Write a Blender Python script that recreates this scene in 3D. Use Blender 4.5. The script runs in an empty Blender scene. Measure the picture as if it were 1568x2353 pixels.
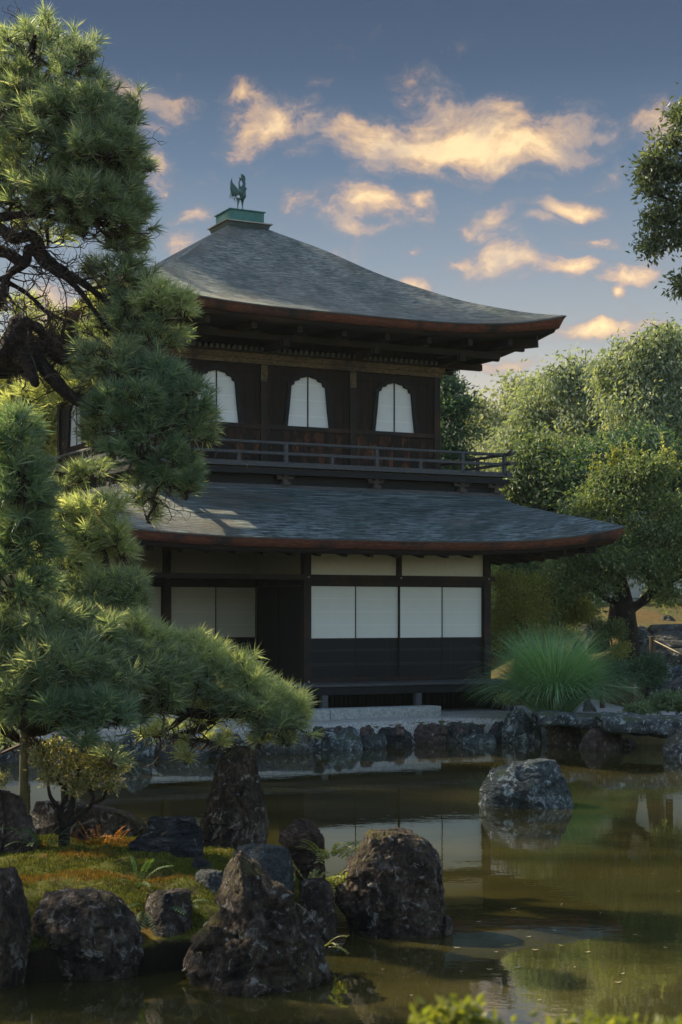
import bpy, math, random
import numpy as np
from mathutils import Vector, noise as mn
R=math.radians
random.seed(7); rng=np.random.default_rng(7)
sc=bpy.context.scene
col=bpy.context.scene.collection
H=2.45            # camera height
FP=3800.0         # focal length in units of a 1568-wide frame
WL=0.17           # water level
def P(x,y,Z):
    """point at distance Z in front of the camera station, seen at (x,y) of the photograph"""
    return Vector(((x-784)/FP*Z, Z, H+(1410-y)/FP*Z))
def zw(y): return 8664/(y-1410)
# ---------------------------------------------------------------- objects
def tag(o,label=None,cat=None,group=None,kind=None):
    if label: o['label']=label
    if cat: o['category']=cat
    if group: o['group']=group
    if kind: o['kind']=kind
    return o
def empty(name,loc=(0,0,0),rz=0,**k):
    o=bpy.data.objects.new(name,None); col.objects.link(o)
    o.location=loc; o.rotation_euler=(0,0,rz); o.empty_display_size=.2
    return tag(o,**k)
def mesh_np(name,V,F,mat,parent=None,smooth=False,loc=None,**k):
    """V (n,3), F (m,k) uniform polygons"""
    V=np.asarray(V,dtype=np.float32); F=np.asarray(F,dtype=np.int32)
    if loc is not None: V=V-np.asarray(loc,dtype=np.float32)
    me=bpy.data.meshes.new(name); me.vertices.add(len(V)); me.vertices.foreach_set('co',V.ravel())
    n,kk=F.shape
    me.loops.add(n*kk); me.loops.foreach_set('vertex_index',F.ravel())
    me.polygons.add(n); me.polygons.foreach_set('loop_start',np.arange(0,n*kk,kk,dtype=np.int32))
    me.polygons.foreach_set('loop_total',np.full(n,kk,dtype=np.int32))
    me.polygons.foreach_set('use_smooth',np.full(n,smooth,dtype=bool))
    me.update(calc_edges=True)
    o=bpy.data.objects.new(name,me); col.objects.link(o)
    if mat: me.materials.append(mat)
    if loc is not None: o.location=loc
    if parent: o.parent=parent
    return tag(o,**k)
class MB:
    def __init__(s): s.V=[]; s.F=[]
    def add(s,V,F):
        b=len(s.V); s.V+= [tuple(v) for v in V]; s.F+=[tuple(i+b for i in f) for f in F]; return s
    def box(s,x0,x1,y0,y1,z0,z1):
        return s.add([(x0,y0,z0),(x1,y0,z0),(x1,y1,z0),(x0,y1,z0),(x0,y0,z1),(x1,y0,z1),(x1,y1,z1),(x0,y1,z1)],
          [(0,3,2,1),(4,5,6,7),(0,1,5,4),(1,2,6,5),(2,3,7,6),(3,0,4,7)])
    def beam(s,a,b,w,h):
        """square bar from a to b (top centre line), w wide, h high"""
        a=Vector(a);b=Vector(b);d=(b-a).normalized();n=d.cross(Vector((0,0,1))).normalized()*w/2
        up=n.cross(d).normalized()*h
        V=[a+n,a-n,a-n-up,a+n-up,b+n,b-n,b-n-up,b+n-up]
        return s.add(V,[(0,1,2,3),(7,6,5,4),(0,4,5,1),(1,5,6,2),(2,6,7,3),(3,7,4,0)])
    def tube(s,pts,rad,n=8,cap=True):
        pts=[Vector(p) for p in pts]
        if not hasattr(rad,'__len__'): rad=[rad]*len(pts)
        t0=(pts[1]-pts[0]).normalized(); a=Vector((0,0,1)) if abs(t0.z)<.9 else Vector((1,0,0))
        u=t0.cross(a).normalized(); V=[];F=[]
        for i,p in enumerate(pts):
            t=((pts[min(i+1,len(pts)-1)]-pts[max(i-1,0)])); t=t.normalized() if t.length>1e-9 else t0
            u=(u-t*u.dot(t)).normalized(); w=t.cross(u)
            for k in range(n):
                an=2*math.pi*k/n; V.append(p+(u*math.cos(an)+w*math.sin(an))*rad[i])
        for i in range(len(pts)-1):
            for k in range(n):
                F.append((i*n+k,i*n+(k+1)%n,(i+1)*n+(k+1)%n,(i+1)*n+k))
        if cap: F.append(tuple(range(n-1,-1,-1))); F.append(tuple((len(pts)-1)*n+k for k in range(n)))
        return s.add(V,F)
    def prism(s,poly,axis,a,b):
        """poly 2d extruded along axis ('y' : poly=(x,z))"""
        n=len(poly)
        if axis=='y': V=[(p[0],a,p[1]) for p in poly]+[(p[0],b,p[1]) for p in poly]
        elif axis=='x': V=[(a,p[0],p[1]) for p in poly]+[(b,p[0],p[1]) for p in poly]
        else: V=[(p[0],p[1],a) for p in poly]+[(p[0],p[1],b) for p in poly]
        return s.add(V,[tuple(range(n)),tuple(range(2*n-1,n-1,-1))]+[(i,i+n,(i+1)%n+n,(i+1)%n) for i in range(n)])
    def build(s,name,mat,parent=None,smooth=False,loc=None,bevel=0,**k):
        V=s.V
        if loc is not None: V=[(v[0]-loc[0],v[1]-loc[1],v[2]-loc[2]) for v in V]
        me=bpy.data.meshes.new(name); me.from_pydata(V,[],s.F)
        if smooth: me.polygons.foreach_set('use_smooth',[True]*len(me.polygons))
        import bmesh
        bm=bmesh.new(); bm.from_mesh(me); bmesh.ops.recalc_face_normals(bm,faces=bm.faces); bm.to_mesh(me); bm.free()
        o=bpy.data.objects.new(name,me); col.objects.link(o)
        if mat: me.materials.append(mat)
        if loc is not None: o.location=loc
        if parent: o.parent=parent
        if bevel:
            m=o.modifiers.new('b','BEVEL'); m.width=bevel; m.segments=2; m.limit_method='ANGLE'
        return tag(o,**k)
# ---------------------------------------------------------------- materials
class NT:
    def __init__(s,name):
        s.m=bpy.data.materials.new(name); s.m.use_nodes=True; s.t=s.m.node_tree; s.t.nodes.clear()
        s.out=s.n('ShaderNodeOutputMaterial')
    def n(s,typ,**k):
        x=s.t.nodes.new(typ)
        for a,b in k.items(): setattr(x,a,b)
        return x
    def l(s,a,b): s.t.links.new(a,b)
    def co(s,scale=(1,1,1),kind='Object'):
        tc=s.n('ShaderNodeTexCoord'); mp=s.n('ShaderNodeMapping'); mp.inputs['Scale'].default_value=scale
        s.l(tc.outputs[kind],mp.inputs['Vector']); return mp.outputs['Vector']
    def noise(s,vec,scale,detail=5,rough=.6,dist=0):
        x=s.n('ShaderNodeTexNoise'); x.inputs['Scale'].default_value=scale; x.inputs['Detail'].default_value=detail
        x.inputs['Roughness'].default_value=rough; x.inputs['Distortion'].default_value=dist
        s.l(vec,x.inputs['Vector']); return x.outputs['Fac']
    def ramp(s,fac,stops,interp='LINEAR'):
        x=s.n('ShaderNodeValToRGB'); x.color_ramp.interpolation=interp; e=x.color_ramp.elements
        while len(e)<len(stops): e.new(.5)
        for i,(p,c) in enumerate(stops):
            e[i].position=p
            if not hasattr(c,'__len__'): c=(c,c,c)
            e[i].color=(*c,1)
        s.l(fac,x.inputs['Fac']); return x.outputs['Color']
    def mix(s,f,a,b,mode='MIX'):
        x=s.n('ShaderNodeMix',data_type='RGBA',blend_type=mode)
        for sock,v in ((x.inputs[0],f),(x.inputs[6],a),(x.inputs[7],b)):
            if hasattr(v,'is_output'): s.l(v,sock)
            elif hasattr(v,'__len__'): sock.default_value=(*v,1)
            else: sock.default_value=v
        return x.outputs[2]
    def math(s,op,a,b=0,c=0,clamp=False):
        x=s.n('ShaderNodeMath',operation=op,use_clamp=clamp)
        for i,v in enumerate((a,b,c)):
            if hasattr(v,'is_output'): s.l(v,x.inputs[i])
            else: x.inputs[i].default_value=v
        return x.outputs[0]
    def bump(s,h,strength=.5,dist=.02,normal=None):
        x=s.n('ShaderNodeBump'); x.inputs['Strength'].default_value=strength; x.inputs['Distance'].default_value=dist
        s.l(h,x.inputs['Height'])
        if normal: s.l(normal,x.inputs['Normal'])
        return x.outputs['Normal']
    def bsdf(s,colr,rough=.7,normal=None,spec=.5,metal=0):
        b=s.n('ShaderNodeBsdfPrincipled')
        for nm,v in (('Base Color',colr),('Roughness',rough),('Specular IOR Level',spec),('Metallic',metal)):
            if hasattr(v,'is_output'): s.l(v,b.inputs[nm])
            elif hasattr(v,'__len__'): b.inputs[nm].default_value=(*v,1)
            else: b.inputs[nm].default_value=v
        if normal: s.l(normal,b.inputs['Normal'])
        s.l(b.outputs[0],s.out.inputs['Surface']); return b
def wood(name,c1,c2,sc_=(6,6,1.2),rough=.75,bump=.4,streak=14,c3=None,spec=.3):
    t=NT(name); v=t.co(sc_)
    f=t.noise(v,streak,6,.65,.3); big=t.noise(t.co(),1.7,4)
    c=t.ramp(f,[(.3,c1),(.7,c2)])
    if c3: c=t.mix(t.ramp(big,[(.5,0),(.66,1)]),c,c3)
    t.bsdf(c,rough,t.bump(f,bump,.01),spec); return t.m
def simple(name,c1,c2,scale=8,rough=.8,bump=.3,bd=.01,spec=.4,detail=6,metal=0):
    t=NT(name); f=t.noise(t.co(),scale,detail); t.bsdf(t.ramp(f,[(.3,c1),(.7,c2)]),rough,t.bump(f,bump,bd),spec,metal); return t.m
def leafmat(name,c1,c2,c3=None,transl=.35,rough=.45,spec=.4):
    t=NT(name); g=t.n('ShaderNodeNewGeometry')
    f=g.outputs['Random Per Island']; big=t.noise(t.co(),1.3,3)
    c=t.ramp(f,[(0,c1),(.75,c2),(1,c3 or c2)])
    c=t.mix(t.ramp(big,[(.35,0),(.7,.5)]),c,c2)
    b=t.bsdf(c,rough,None,spec)
    tr=t.n('ShaderNodeBsdfTranslucent'); t.l(t.mix(1,c,(1.3,1.35,.55),'MULTIPLY'),tr.inputs['Color'])
    mx=t.n('ShaderNodeMixShader'); mx.inputs[0].default_value=transl
    t.l(b.outputs[0],mx.inputs[1]); t.l(tr.outputs[0],mx.inputs[2]); t.l(mx.outputs[0],t.out.inputs['Surface']); return t.m
def rockmat(name,dark,mid,light,moss=None,stretch=(1,1,1),sc_=5,bump=.9,lichen=.62):
    t=NT(name); v=t.co(stretch)
    n1=t.noise(v,sc_,9,.7,.5); n2=t.noise(v,sc_*4.2,8,.75); n3=t.noise(t.co(),sc_*1.6,9,.72,.8)
    c=t.ramp(n1,[(.36,dark),(.56,mid),(.72,light)])
    c=t.mix(t.ramp(n2,[(.40,.0),(.58,.8)]),c,dark)
    c=t.mix(t.ramp(n3,[(lichen-.03,0),(lichen+.01,.85)]),c,light)
    if moss:
        g=t.n('ShaderNodeNewGeometry'); sx=t.n('ShaderNodeSeparateXYZ'); t.l(g.outputs['Normal'],sx.inputs[0])
        m=t.math('MULTIPLY',t.ramp(sx.outputs['Z'],[(.35,0),(.8,1)]),t.ramp(t.noise(t.co(),3.1,5),[(.5,0),(.6,1)]))
        c=t.mix(m,c,moss)
    vo=t.n('ShaderNodeTexVoronoi',feature='DISTANCE_TO_EDGE'); vo.inputs['Scale'].default_value=sc_*1.5; t.l(v,vo.inputs['Vector'])
    h=t.math('ADD',t.math('MULTIPLY',n2,.5),t.math('ADD',n1,t.math('MULTIPLY',t.ramp(vo.outputs['Distance'],[(0,0),(.08,1)]),.12)))
    t.bsdf(c,t.ramp(n1,[(.3,.6),(.7,.95)]),t.bump(h,bump,.12),.22); return t.m
# ---------------------------------------------------------------- camera, sun, sky
cam=bpy.data.cameras.new('camera'); camo=bpy.data.objects.new('camera',cam); col.objects.link(camo); sc.camera=camo
camo.location=(0,0,H); camo.rotation_euler=(R(90),0,0)
cam.sensor_fit='HORIZONTAL'; cam.sensor_width=36; cam.lens=36*FP/1568; cam.shift_y=(1410-1176.5)/1568
cam.clip_end=3000; cam.clip_start=.3
cam.dof.use_dof=True; cam.dof.focus_distance=19; cam.dof.aperture_fstop=8
SUN_EL=40; sdir=Vector((-.85,.53,0)).normalized()*math.cos(R(SUN_EL)); sdir.z=math.sin(R(SUN_EL))
sl=bpy.data.lights.new('sun','SUN'); sl.energy=5.0; sl.angle=R(.6); sl.color=(1,.86,.62)
so=bpy.data.objects.new('sun',sl); col.objects.link(so); so.rotation_euler=sdir.to_track_quat('Z','Y').to_euler()
sc.view_settings.view_transform='Standard'; sc.view_settings.look='None'; sc.view_settings.exposure=.85; sc.view_settings.gamma=1
sc.render.engine='CYCLES'; sc.cycles.use_denoising=True
sc.cycles.max_bounces=6; sc.cycles.diffuse_bounces=3; sc.cycles.glossy_bounces=3; sc.cycles.transmission_bounces=3; sc.cycles.transparent_max_bounces=4
sc.cycles.caustics_reflective=False; sc.cycles.caustics_refractive=False
w=bpy.data.worlds.new('World'); sc.world=w; w.use_nodes=True
T=NT.__new__(NT); T.t=w.node_tree; T.t.nodes.clear(); T.m=None
wout=T.n('ShaderNodeOutputWorld'); bg=T.n('ShaderNodeBackground'); T.l(bg.outputs[0],wout.inputs[0])
sky=T.n('ShaderNodeTexSky',sky_type='NISHITA'); sky.sun_disc=False; sky.sun_elevation=R(SUN_EL)
sky.sun_rotation=math.atan2(sdir.x,sdir.y); sky.air_density=1.2; sky.dust_density=1.5
tc=T.n('ShaderNodeTexCoord'); sx=T.n('ShaderNodeSeparateXYZ'); T.l(tc.outputs['Generated'],sx.inputs[0])
X_,Y_,Z_=sx.outputs
el=T.math('ARCSINE',Z_); az=T.math('ARCTAN2',X_,Y_)
grad=T.ramp(T.math('MULTIPLY',el,2.0,clamp=True),[(0,(0.4200,0.3612,0.2940)),(.17,(0.4200,0.3696,0.3024)),(.25,(0.3864,0.3528,0.3024)),(.32,(0.2520,0.2688,0.2772)),(.42,(0.1596,0.1974,0.2436)),(.53,(0.0840,0.1243,0.1848)),(.64,(0.0462,0.0722,0.1218)),(.74,(0.0319,0.0521,0.0941)),(1,(0.0302,0.0487,0.0907))])
# warmer, paler to the right
nish=T.mix(1,sky.outputs[0],(.15,.15,.15),'MULTIPLY')
front=T.ramp(T.math('MULTIPLY_ADD',Y_,.5,.5),[(.42,0),(.72,1)])
low=T.ramp(Z_,[(.42,1),(.72,0)])
base=T.mix(T.math('MULTIPLY',front,low),nish,grad)
# clouds : patches round given headings and elevations, broken up by noise
cv=T.n('ShaderNodeCombineXYZ'); T.l(az,cv.inputs[0]); T.l(el,cv.inputs[1])
n0=T.n('ShaderNodeTexNoise'); n0.inputs['Scale'].default_value=16; n0.inputs['Detail'].default_value=6; T.l(cv.outputs[0],n0.inputs['Vector'])
wv=T.n('ShaderNodeVectorMath',operation='MULTIPLY_ADD'); T.l(n0.outputs['Color'],wv.inputs[0]); wv.inputs[1].default_value=(.05,.04,0)
off=T.n('ShaderNodeVectorMath',operation='ADD'); T.l(cv.outputs[0],off.inputs[0]); off.inputs[1].default_value=(-.025,-.02,0); T.l(off.outputs[0],wv.inputs[2])
CL=[(620,285,150,70,.9),(720,195,80,25,.35),(700,335,110,40,.35),(900,330,180,75,1.15),(1080,320,240,90,1.3),(1230,320,180,75,.95),(1010,255,120,40,.45),(560,215,60,30,.6),
(860,485,105,50,.9),(750,500,95,45,.7),(800,535,70,30,.8),(945,470,45,50,.7),(1140,480,60,40,.55),(1300,468,70,22,.9),(1250,492,45,20,.8),(1190,510,50,25,.35),
(1080,610,95,40,.8),(1180,590,110,45,.95),(1280,605,80,28,.9),(1330,540,75,28,.55),(1125,520,60,28,.4),(1440,620,80,26,.75),(1402,670,28,24,.8),(930,652,75,20,.9),(770,578,50,20,.4),
(475,475,50,24,.65),(430,555,75,35,.8),(370,370,50,50,.55),(350,255,80,80,.3),(290,200,50,30,.45),(395,425,40,22,.4),(1380,765,130,26,.95),(1160,820,80,18,.9),(1500,745,120,45,.6),
(1540,280,70,60,.7),(1480,790,130,40,.5),(940,590,30,14,.5),(960,170,70,30,.10),(1520,570,70,40,.3),(130,700,120,50,.6),(1390,390,60,40,.4),(1060,905,60,20,.3),(1530,200,80,50,.25)]
mx=None
for (x,y,rx,ry,s) in CL:
    a=math.atan((x-784)/FP); e=math.atan((1410-y)/FP*math.cos(a))
    q=T.n('ShaderNodeVectorMath',operation='MULTIPLY_ADD'); T.l(wv.outputs[0],q.inputs[0])
    k=(FP/rx/1.15,FP/ry/1.15,0); q.inputs[1].default_value=k; q.inputs[2].default_value=(-a*k[0],-e*k[1],0)
    ln=T.n('ShaderNodeVectorMath',operation='LENGTH'); T.l(q.outputs[0],ln.inputs[0])
    v=T.math('MULTIPLY_ADD',ln.outputs['Value'],-s,s)
    mx=v if mx is None else T.math('SMOOTH_MAX',mx,v,.12)
fb=T.n('ShaderNodeTexNoise'); fb.inputs['Scale'].default_value=30; fb.inputs['Detail'].default_value=8; fb.inputs['Roughness'].default_value=.66
st=T.n('ShaderNodeMapping'); st.inputs['Scale'].default_value=(.75,1.25,1); T.l(wv.outputs[0],st.inputs[0]); T.l(st.outputs[0],fb.inputs['Vector'])
dens=T.math('ADD',mx,T.math('MULTIPLY_ADD',fb.outputs['Fac'],2.6,-1.30))
alpha=T.ramp(dens,[(-.0,0),(.16,.14),(.5,.66),(.95,1)],'EASE')
ccol=T.ramp(T.math('MULTIPLY',dens,1.0),[(.05,(0.1634,0.1505,0.1720)),(.33,(0.3612,0.2494,0.2064)),(.62,(0.6192,0.4042,0.2236)),(1.0,(0.7912,0.5676,0.3096))])
gn=T.n('ShaderNodeTexNoise'); gn.inputs['Scale'].default_value=19; gn.inputs['Detail'].default_value=5; T.l(off.outputs[0],gn.inputs['Vector'])
ccol=T.mix(T.ramp(gn.outputs['Fac'],[(.44,0),(.62,.75)]),ccol,(.27,.235,.235))
dk=T.ramp(el,[(.05,.75),(.2,1),(.3,.85),(.36,.45)])
clouds=T.mix(T.math('MULTIPLY',alpha,T.math('MULTIPLY',front,.92)),base,T.mix(1,ccol,dk,'MULTIPLY'))
T.l(clouds,bg.inputs['Color']); bg.inputs['Strength'].default_value=1.0
w.cycles.sampling_method='MANUAL'; w.cycles.sample_map_resolution=512
# ---------------------------------------------------------------- materials of the pavilion
m_dark=wood('dark_wood',(.008,.006,.005),(.026,.018,.014),c3=(.045,.021,.011))
m_dark2=wood('black_wood',(.006,.0055,.006),(.016,.014,.013))
m_grey=wood('weathered_grey_wood',(.035,.036,.038),(.10,.10,.10),sc_=(1.2,8,8),streak=9)
m_red=wood('weathered_red_fascia',(.06,.026,.018),(.26,.09,.058),sc_=(1.5,1.5,9),streak=5,c3=(.035,.032,.03))
m_soff=wood('soffit_wood',(.03,.025,.02),(.085,.07,.055),sc_=(2,2,6),streak=6)
m_gold=wood('flaking_gilded_wood',(.018,.014,.01),(.20,.135,.07),sc_=(2.2,2,5),streak=5,c3=(.03,.02,.014))
m_plank=None
def plankmat():
    t=NT('plank_wall_wood'); v=t.co((1,1,1)); tc=t.n('ShaderNodeTexCoord'); sx=t.n('ShaderNodeSeparateXYZ'); t.l(tc.outputs['Object'],sx.inputs[0])
    s=t.math('ADD',sx.outputs[0],sx.outputs[1]); fr=t.math('FRACT',t.math('MULTIPLY',s,5.2)); seam=t.ramp(fr,[(0,0),(.04,1),(.96,1),(1,0)])
    cell=t.n('ShaderNodeTexWhiteNoise',noise_dimensions='1D'); t.l(t.math('FLOOR',t.math('MULTIPLY',s,5.2)),cell.inputs['W'])
    f=t.noise(t.co((9,9,1.0)),5,6,.7,.3); c=t.ramp(f,[(.3,(.007,.005,.004)),(.75,(.03,.018,.013))])
    br=t.math('MULTIPLY',t.ramp(t.noise(t.co((4,4,1.5)),1.6,5,.7),[(.48,0),(.62,1)]),t.ramp(sx.outputs['Z'],[(0,1),(1,1)]))
    low=t.ramp(t.math('MULTIPLY_ADD',sx.outputs['Z'],-.8,5.2,clamp=True),[(0,.15),(.5,1)])
    c=t.mix(t.math('MULTIPLY',t.math('MULTIPLY',br,low),cell.outputs['Value']),c,(.15,.058,.028))
    # flakes of old white coating
    fl=t.ramp(t.noise(t.co((14,14,3.5)),3,6,.75,.4),[(.66,0),(.70,1)]); c=t.mix(t.math('MULTIPLY',fl,.35),c,(.17,.14,.11))
    c=t.mix(seam,(.003,.003,.003),c)
    t.bsdf(c,.8,t.bump(t.math('ADD',f,seam),.6,.012),.2); return t.m
m_plank=plankmat()
def papermat(name,c,seam=True,z0=1.98,dz=.2525):
    t=NT(name); tc=t.n('ShaderNodeTexCoord'); sx=t.n('ShaderNodeSeparateXYZ'); t.l(tc.outputs['Object'],sx.inputs[0])
    f=t.noise(t.co(),3,3); cc=t.ramp(f,[(.3,tuple(x*.94 for x in c)),(.7,c)])
    if seam:
        fr=t.math('FRACT',t.math('MULTIPLY',t.math('ADD',sx.outputs[2],-z0+.01),1/dz)); ln=t.ramp(fr,[(0,1),(.045,1),(.06,0),(1,0)],'CONSTANT')
        cc=t.mix(t.math('MULTIPLY',ln,.55),cc,tuple(min(1,x*1.18) for x in c))
        fx=t.math('FRACT',t.math('MULTIPLY',t.math('ADD',sx.outputs[0],sx.outputs[1]),9.0)); l2=t.ramp(fx,[(0,1),(.05,0),(1,0)])
        cc=t.mix(t.math('MULTIPLY',l2,.10),cc,(.3,.3,.3))
    b=t.bsdf(cc,.85,None,.25); return t.m
m_paper=papermat('shoji_paper',(.66,.66,.61)); m_paper2=papermat('window_paper',(.70,.70,.67),True,6.1,.31)
m_plaster=simple('cream_plaster',(.60,.58,.48),(.68,.66,.56),30,.95,.15,.004)
m_plaster2=simple('darker_plaster',(.24,.24,.20),(.30,.29,.24),30,.95,.15,.004)  # darker plaster tone for the panels of the recessed bay
m_copper=simple('verdigris_copper',(.03,.12,.10),(.055,.175,.145),9,.6,.1,.004,.5)
m_copd=simple('dark_copper',(.03,.045,.045),(.07,.09,.09),9,.5,.1,.004,.5)
m_bronze=simple('green_bronze',(.02,.06,.05),(.05,.11,.09),14,.5,.4,.006,.6,metal=.3)
m_brass=simple('dull_metal',(.20,.18,.15),(.32,.29,.24),20,.45,.1,.002,.5,metal=.6)
def shingle(name,c1,c2,c3,row=.055):
    t=NT(name); uv=t.n('ShaderNodeUVMap'); 
    mp=t.n('ShaderNodeMapping'); t.l(uv.outputs[0],mp.inputs[0])
    # wobble so that the courses are not ruled lines
    nz=t.noise(mp.outputs[0],1.3,4); sx=t.n('ShaderNodeSeparateXYZ'); t.l(mp.outputs[0],sx.inputs[0])
    yy=t.math('MULTIPLY_ADD',nz,.05,sx.outputs[1]); nz2=t.noise(mp.outputs[0],14,3); yy=t.math('MULTIPLY_ADD',nz2,.014,yy)
    cb=t.n('ShaderNodeCombineXYZ'); t.l(sx.outputs[0],cb.inputs[0]); t.l(yy,cb.inputs[1])
    br=t.n('ShaderNodeTexBrick'); t.l(cb.outputs[0],br.inputs['Vector']); br.inputs['Scale'].default_value=1
    br.inputs['Brick Width'].default_value=.11; br.inputs['Row Height'].default_value=row; br.inputs['Mortar Size'].default_value=.0035
    br.inputs['Color1'].default_value=(0,0,0,1); br.inputs['Color2'].default_value=(1,1,1,1); br.inputs['Mortar'].default_value=(.5,.5,.5,1)
    rv=t.n('ShaderNodeSeparateColor'); t.l(br.outputs['Color'],rv.inputs[0]); rnd=rv.outputs[0]
    saw=t.math('FRACT',t.math('MULTIPLY',yy,1/row))
    big=t.noise(mp.outputs[0],.9,5,.65); st=t.n('ShaderNodeMapping'); st.inputs['Scale'].default_value=(2.2,30,1); t.l(mp.outputs[0],st.inputs[0])
    strk=t.noise(st.outputs[0],1,5,.7)
    c=t.ramp(rnd,[(0,c1),(1,c2)]); c=t.mix(t.ramp(strk,[(.47,0),(.62,.85)]),c,c3); c=t.mix(t.ramp(strk,[(.36,.8),(.47,0)]),c,c1)
    c=t.mix(t.ramp(big,[(.45,0),(.62,.7)]),c,(.05,.072,.058)); c=t.mix(t.ramp(t.noise(mp.outputs[0],.55,6,.7,.6),[(.50,0),(.62,.5)]),c,(.20,.155,.11))
    pit=t.ramp(t.noise(st.outputs[0],.5,7,.8),[(.30,1),(.37,0)]); c=t.mix(t.math('MULTIPLY',pit,.7),c,(.02,.018,.018))
    c=t.mix(t.ramp(saw,[(0,.75),(.22,0),(1,0)]),c,(.02,.02,.022))
    h=t.math('ADD',t.math('MULTIPLY',saw,1.0),t.math('MULTIPLY_ADD',rnd,.5,t.math('MULTIPLY',strk,.9)))
    t.bsdf(c,.8,t.bump(h,1.0,.05),.25); return t.m
m_roof=shingle('bark_shingles',(.048,.06,.052),(.20,.225,.19),(.42,.42,.34))
m_roof2=shingle('fine_wood_shingles',(.035,.05,.048),(.16,.20,.185),(.42,.48,.44),.06)
m_granite=simple('pale_granite',(.16,.17,.165),(.38,.39,.36),22,.8,.3,.006,.4,8)

PA=math.atan2(.462,.887); CP,SP=math.cos(PA),math.sin(PA); O=Vector((-.665,31.35,0))
def BW(u,v,z=0): return Vector((O.x+CP*u-SP*v,O.y+SP*u+CP*v,z))
pav=empty('pavilion',O,PA,label='two storey dark wooden pavilion with curved shingle roofs and white paper windows beside the pond',cat='pavilion')
G=.55
def part(mb,name,mat,parent=pav,**k): return mb.build(name,mat,parent,**k)
# ---- roofs
def interp(tab,t):
    return float(np.interp(t,[a for a,b in tab],[b for a,b in tab]))
def spline(tab,t):
    xs=[a for a,b in tab]; ys=[b for a,b in tab]
    i=max(0,min(len(xs)-2,int(np.searchsorted(xs,t)-1))); h=xs[i+1]-xs[i]
    def sl(j):
        if j==0: return (ys[1]-ys[0])/(xs[1]-xs[0])
        if j==len(xs)-1: return (ys[-1]-ys[-2])/(xs[-1]-xs[-2])
        return (ys[j+1]-ys[j-1])/(xs[j+1]-xs[j-1])
    s=(t-xs[i])/h; a,b=sl(i)*h,sl(i+1)*h
    return (2*s**3-3*s*s+1)*ys[i]+(s**3-2*s*s+s)*a+(-2*s**3+3*s*s)*ys[i+1]+(s**3-s*s)*b
def roof(name,outer,inner,prof,lift,thick,mat,label,nt=40,ns=64,sag=0):
    u0,u1,v0,v1=outer; a0,a1,b0,b1=inner
    sides=[((u0,v0),(u1,v0),(a0,b0),(a1,b0)),((u1,v0),(u1,v1),(a1,b0),(a1,b1)),((u1,v1),(u0,v1),(a1,b1),(a0,b1)),((u0,v1),(u0,v0),(a0,b1),(a0,b0))]
    V=[];F=[];UV=[];edge=[]
    for (p,q,r,s_) in sides:
        base=len(V); L=math.dist(p,q)
        for i in range(nt+1):
            t=i/nt; dist=0
            for j in range(ns+1):
                s=j/ns; su=math.sin((s-.5)*math.pi)*.5+.5; su=.35*s+.65*su
                o=(p[0]+(q[0]-p[0])*su,p[1]+(q[1]-p[1])*su); n=(r[0]+(s_[0]-r[0])*su,r[1]+(s_[1]-r[1])*su)
                x=n[0]+(o[0]-n[0])*t; y=n[1]+(o[1]-n[1])*t
                c=abs(2*su-1); z=spline(prof,t)+lift*c**3.6*t**1.6
                # swelling toward the eave rounding
                V.append((x,y,z)); 
                al=(su-.5)*L*(.25+.75*t); UV.append((al,t*3.0*(abs(outer[2]-inner[2])/3)*1.12))
        for i in range(nt):
            for j in range(ns):
                k=base+i*(ns+1)+j; F.append((k,k+ns+1,k+ns+2,k+1))
        edge.append([V[base+nt*(ns+1)+j] for j in range(ns+1)])
    me=bpy.data.meshes.new(name); me.from_pydata(V,[],F); ul=me.uv_layers.new(name='UVMap')
    vi=np.zeros(len(me.loops),dtype=np.int32); me.loops.foreach_get('vertex_index',vi)
    ul.data.foreach_set('uv',np.asarray(UV,dtype=np.float32)[vi].ravel())
    me.polygons.foreach_set('use_smooth',[True]*len(F)); me.materials.append(mat)
    o=bpy.data.objects.new(name,me); col.objects.link(o); o.parent=pav; o['label']=label
    # fascia : rounded lip, face sloping inward, soffit strip
    cu,cv_=(u0+u1)/2,(v0+v1)/2
    def inset(pt,d,dz):
        x,y,z=pt
        hx,hy=(u1-u0)/2,(v1-v0)/2
        kx=(hx-d)/hx; ky=(hy-d)/hy
        return (cu+(x-cu)*kx,cv_+(y-cv_)*ky,z+dz)
    lip=MB(); fa=MB(); so_=MB()
    for e in edge:
        n=len(e)
        def thk(j): return thick*(1+.5*abs(2*j/(n-1)-1)**4)
        rows=[[inset(p,-.012,-.004) for p in e],[inset(p,-.012,-.03) for p in e]]
        lip.add([p for r_ in [[inset(p,.05,.012) for p in e]]+rows for p in r_],[(r_*n+j,r_*n+j+1,(r_+1)*n+j+1,(r_+1)*n+j) for r_ in range(2) for j in range(n-1)])
        rows=[[inset(p,.0,-.028) for p in e],[inset(p,.012+.02,-.4*thk(j)) for j,p in enumerate(e)],[inset(p,.09,-thk(j)) for j,p in enumerate(e)],[inset(p,.13,-thk(j)) for j,p in enumerate(e)]]
        fa.add([p for r_ in rows for p in r_],[(r_*n+j,r_*n+j+1,(r_+1)*n+j+1,(r_+1)*n+j) for r_ in range(3) for j in range(n-1)])
        rows=[[inset(p,.13,-thk(j)-.002) for j,p in enumerate(e)],[inset(p,.16,-thk(j)-.08) for j,p in enumerate(e)],[inset(p,.26,-thk(j)-.09) for j,p in enumerate(e)]]
        so_.add([p for r_ in rows for p in r_],[(r_*n+j,r_*n+j+1,(r_+1)*n+j+1,(r_+1)*n+j) for r_ in range(2) for j in range(n-1)])
    lip.build('eave_edge',m_copd if False else m_soff,o,smooth=True); fa.build('fascia',m_red,o,smooth=True); so_.build('eave_board',m_dark,o,smooth=True)
    return o,edge,inset
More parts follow.
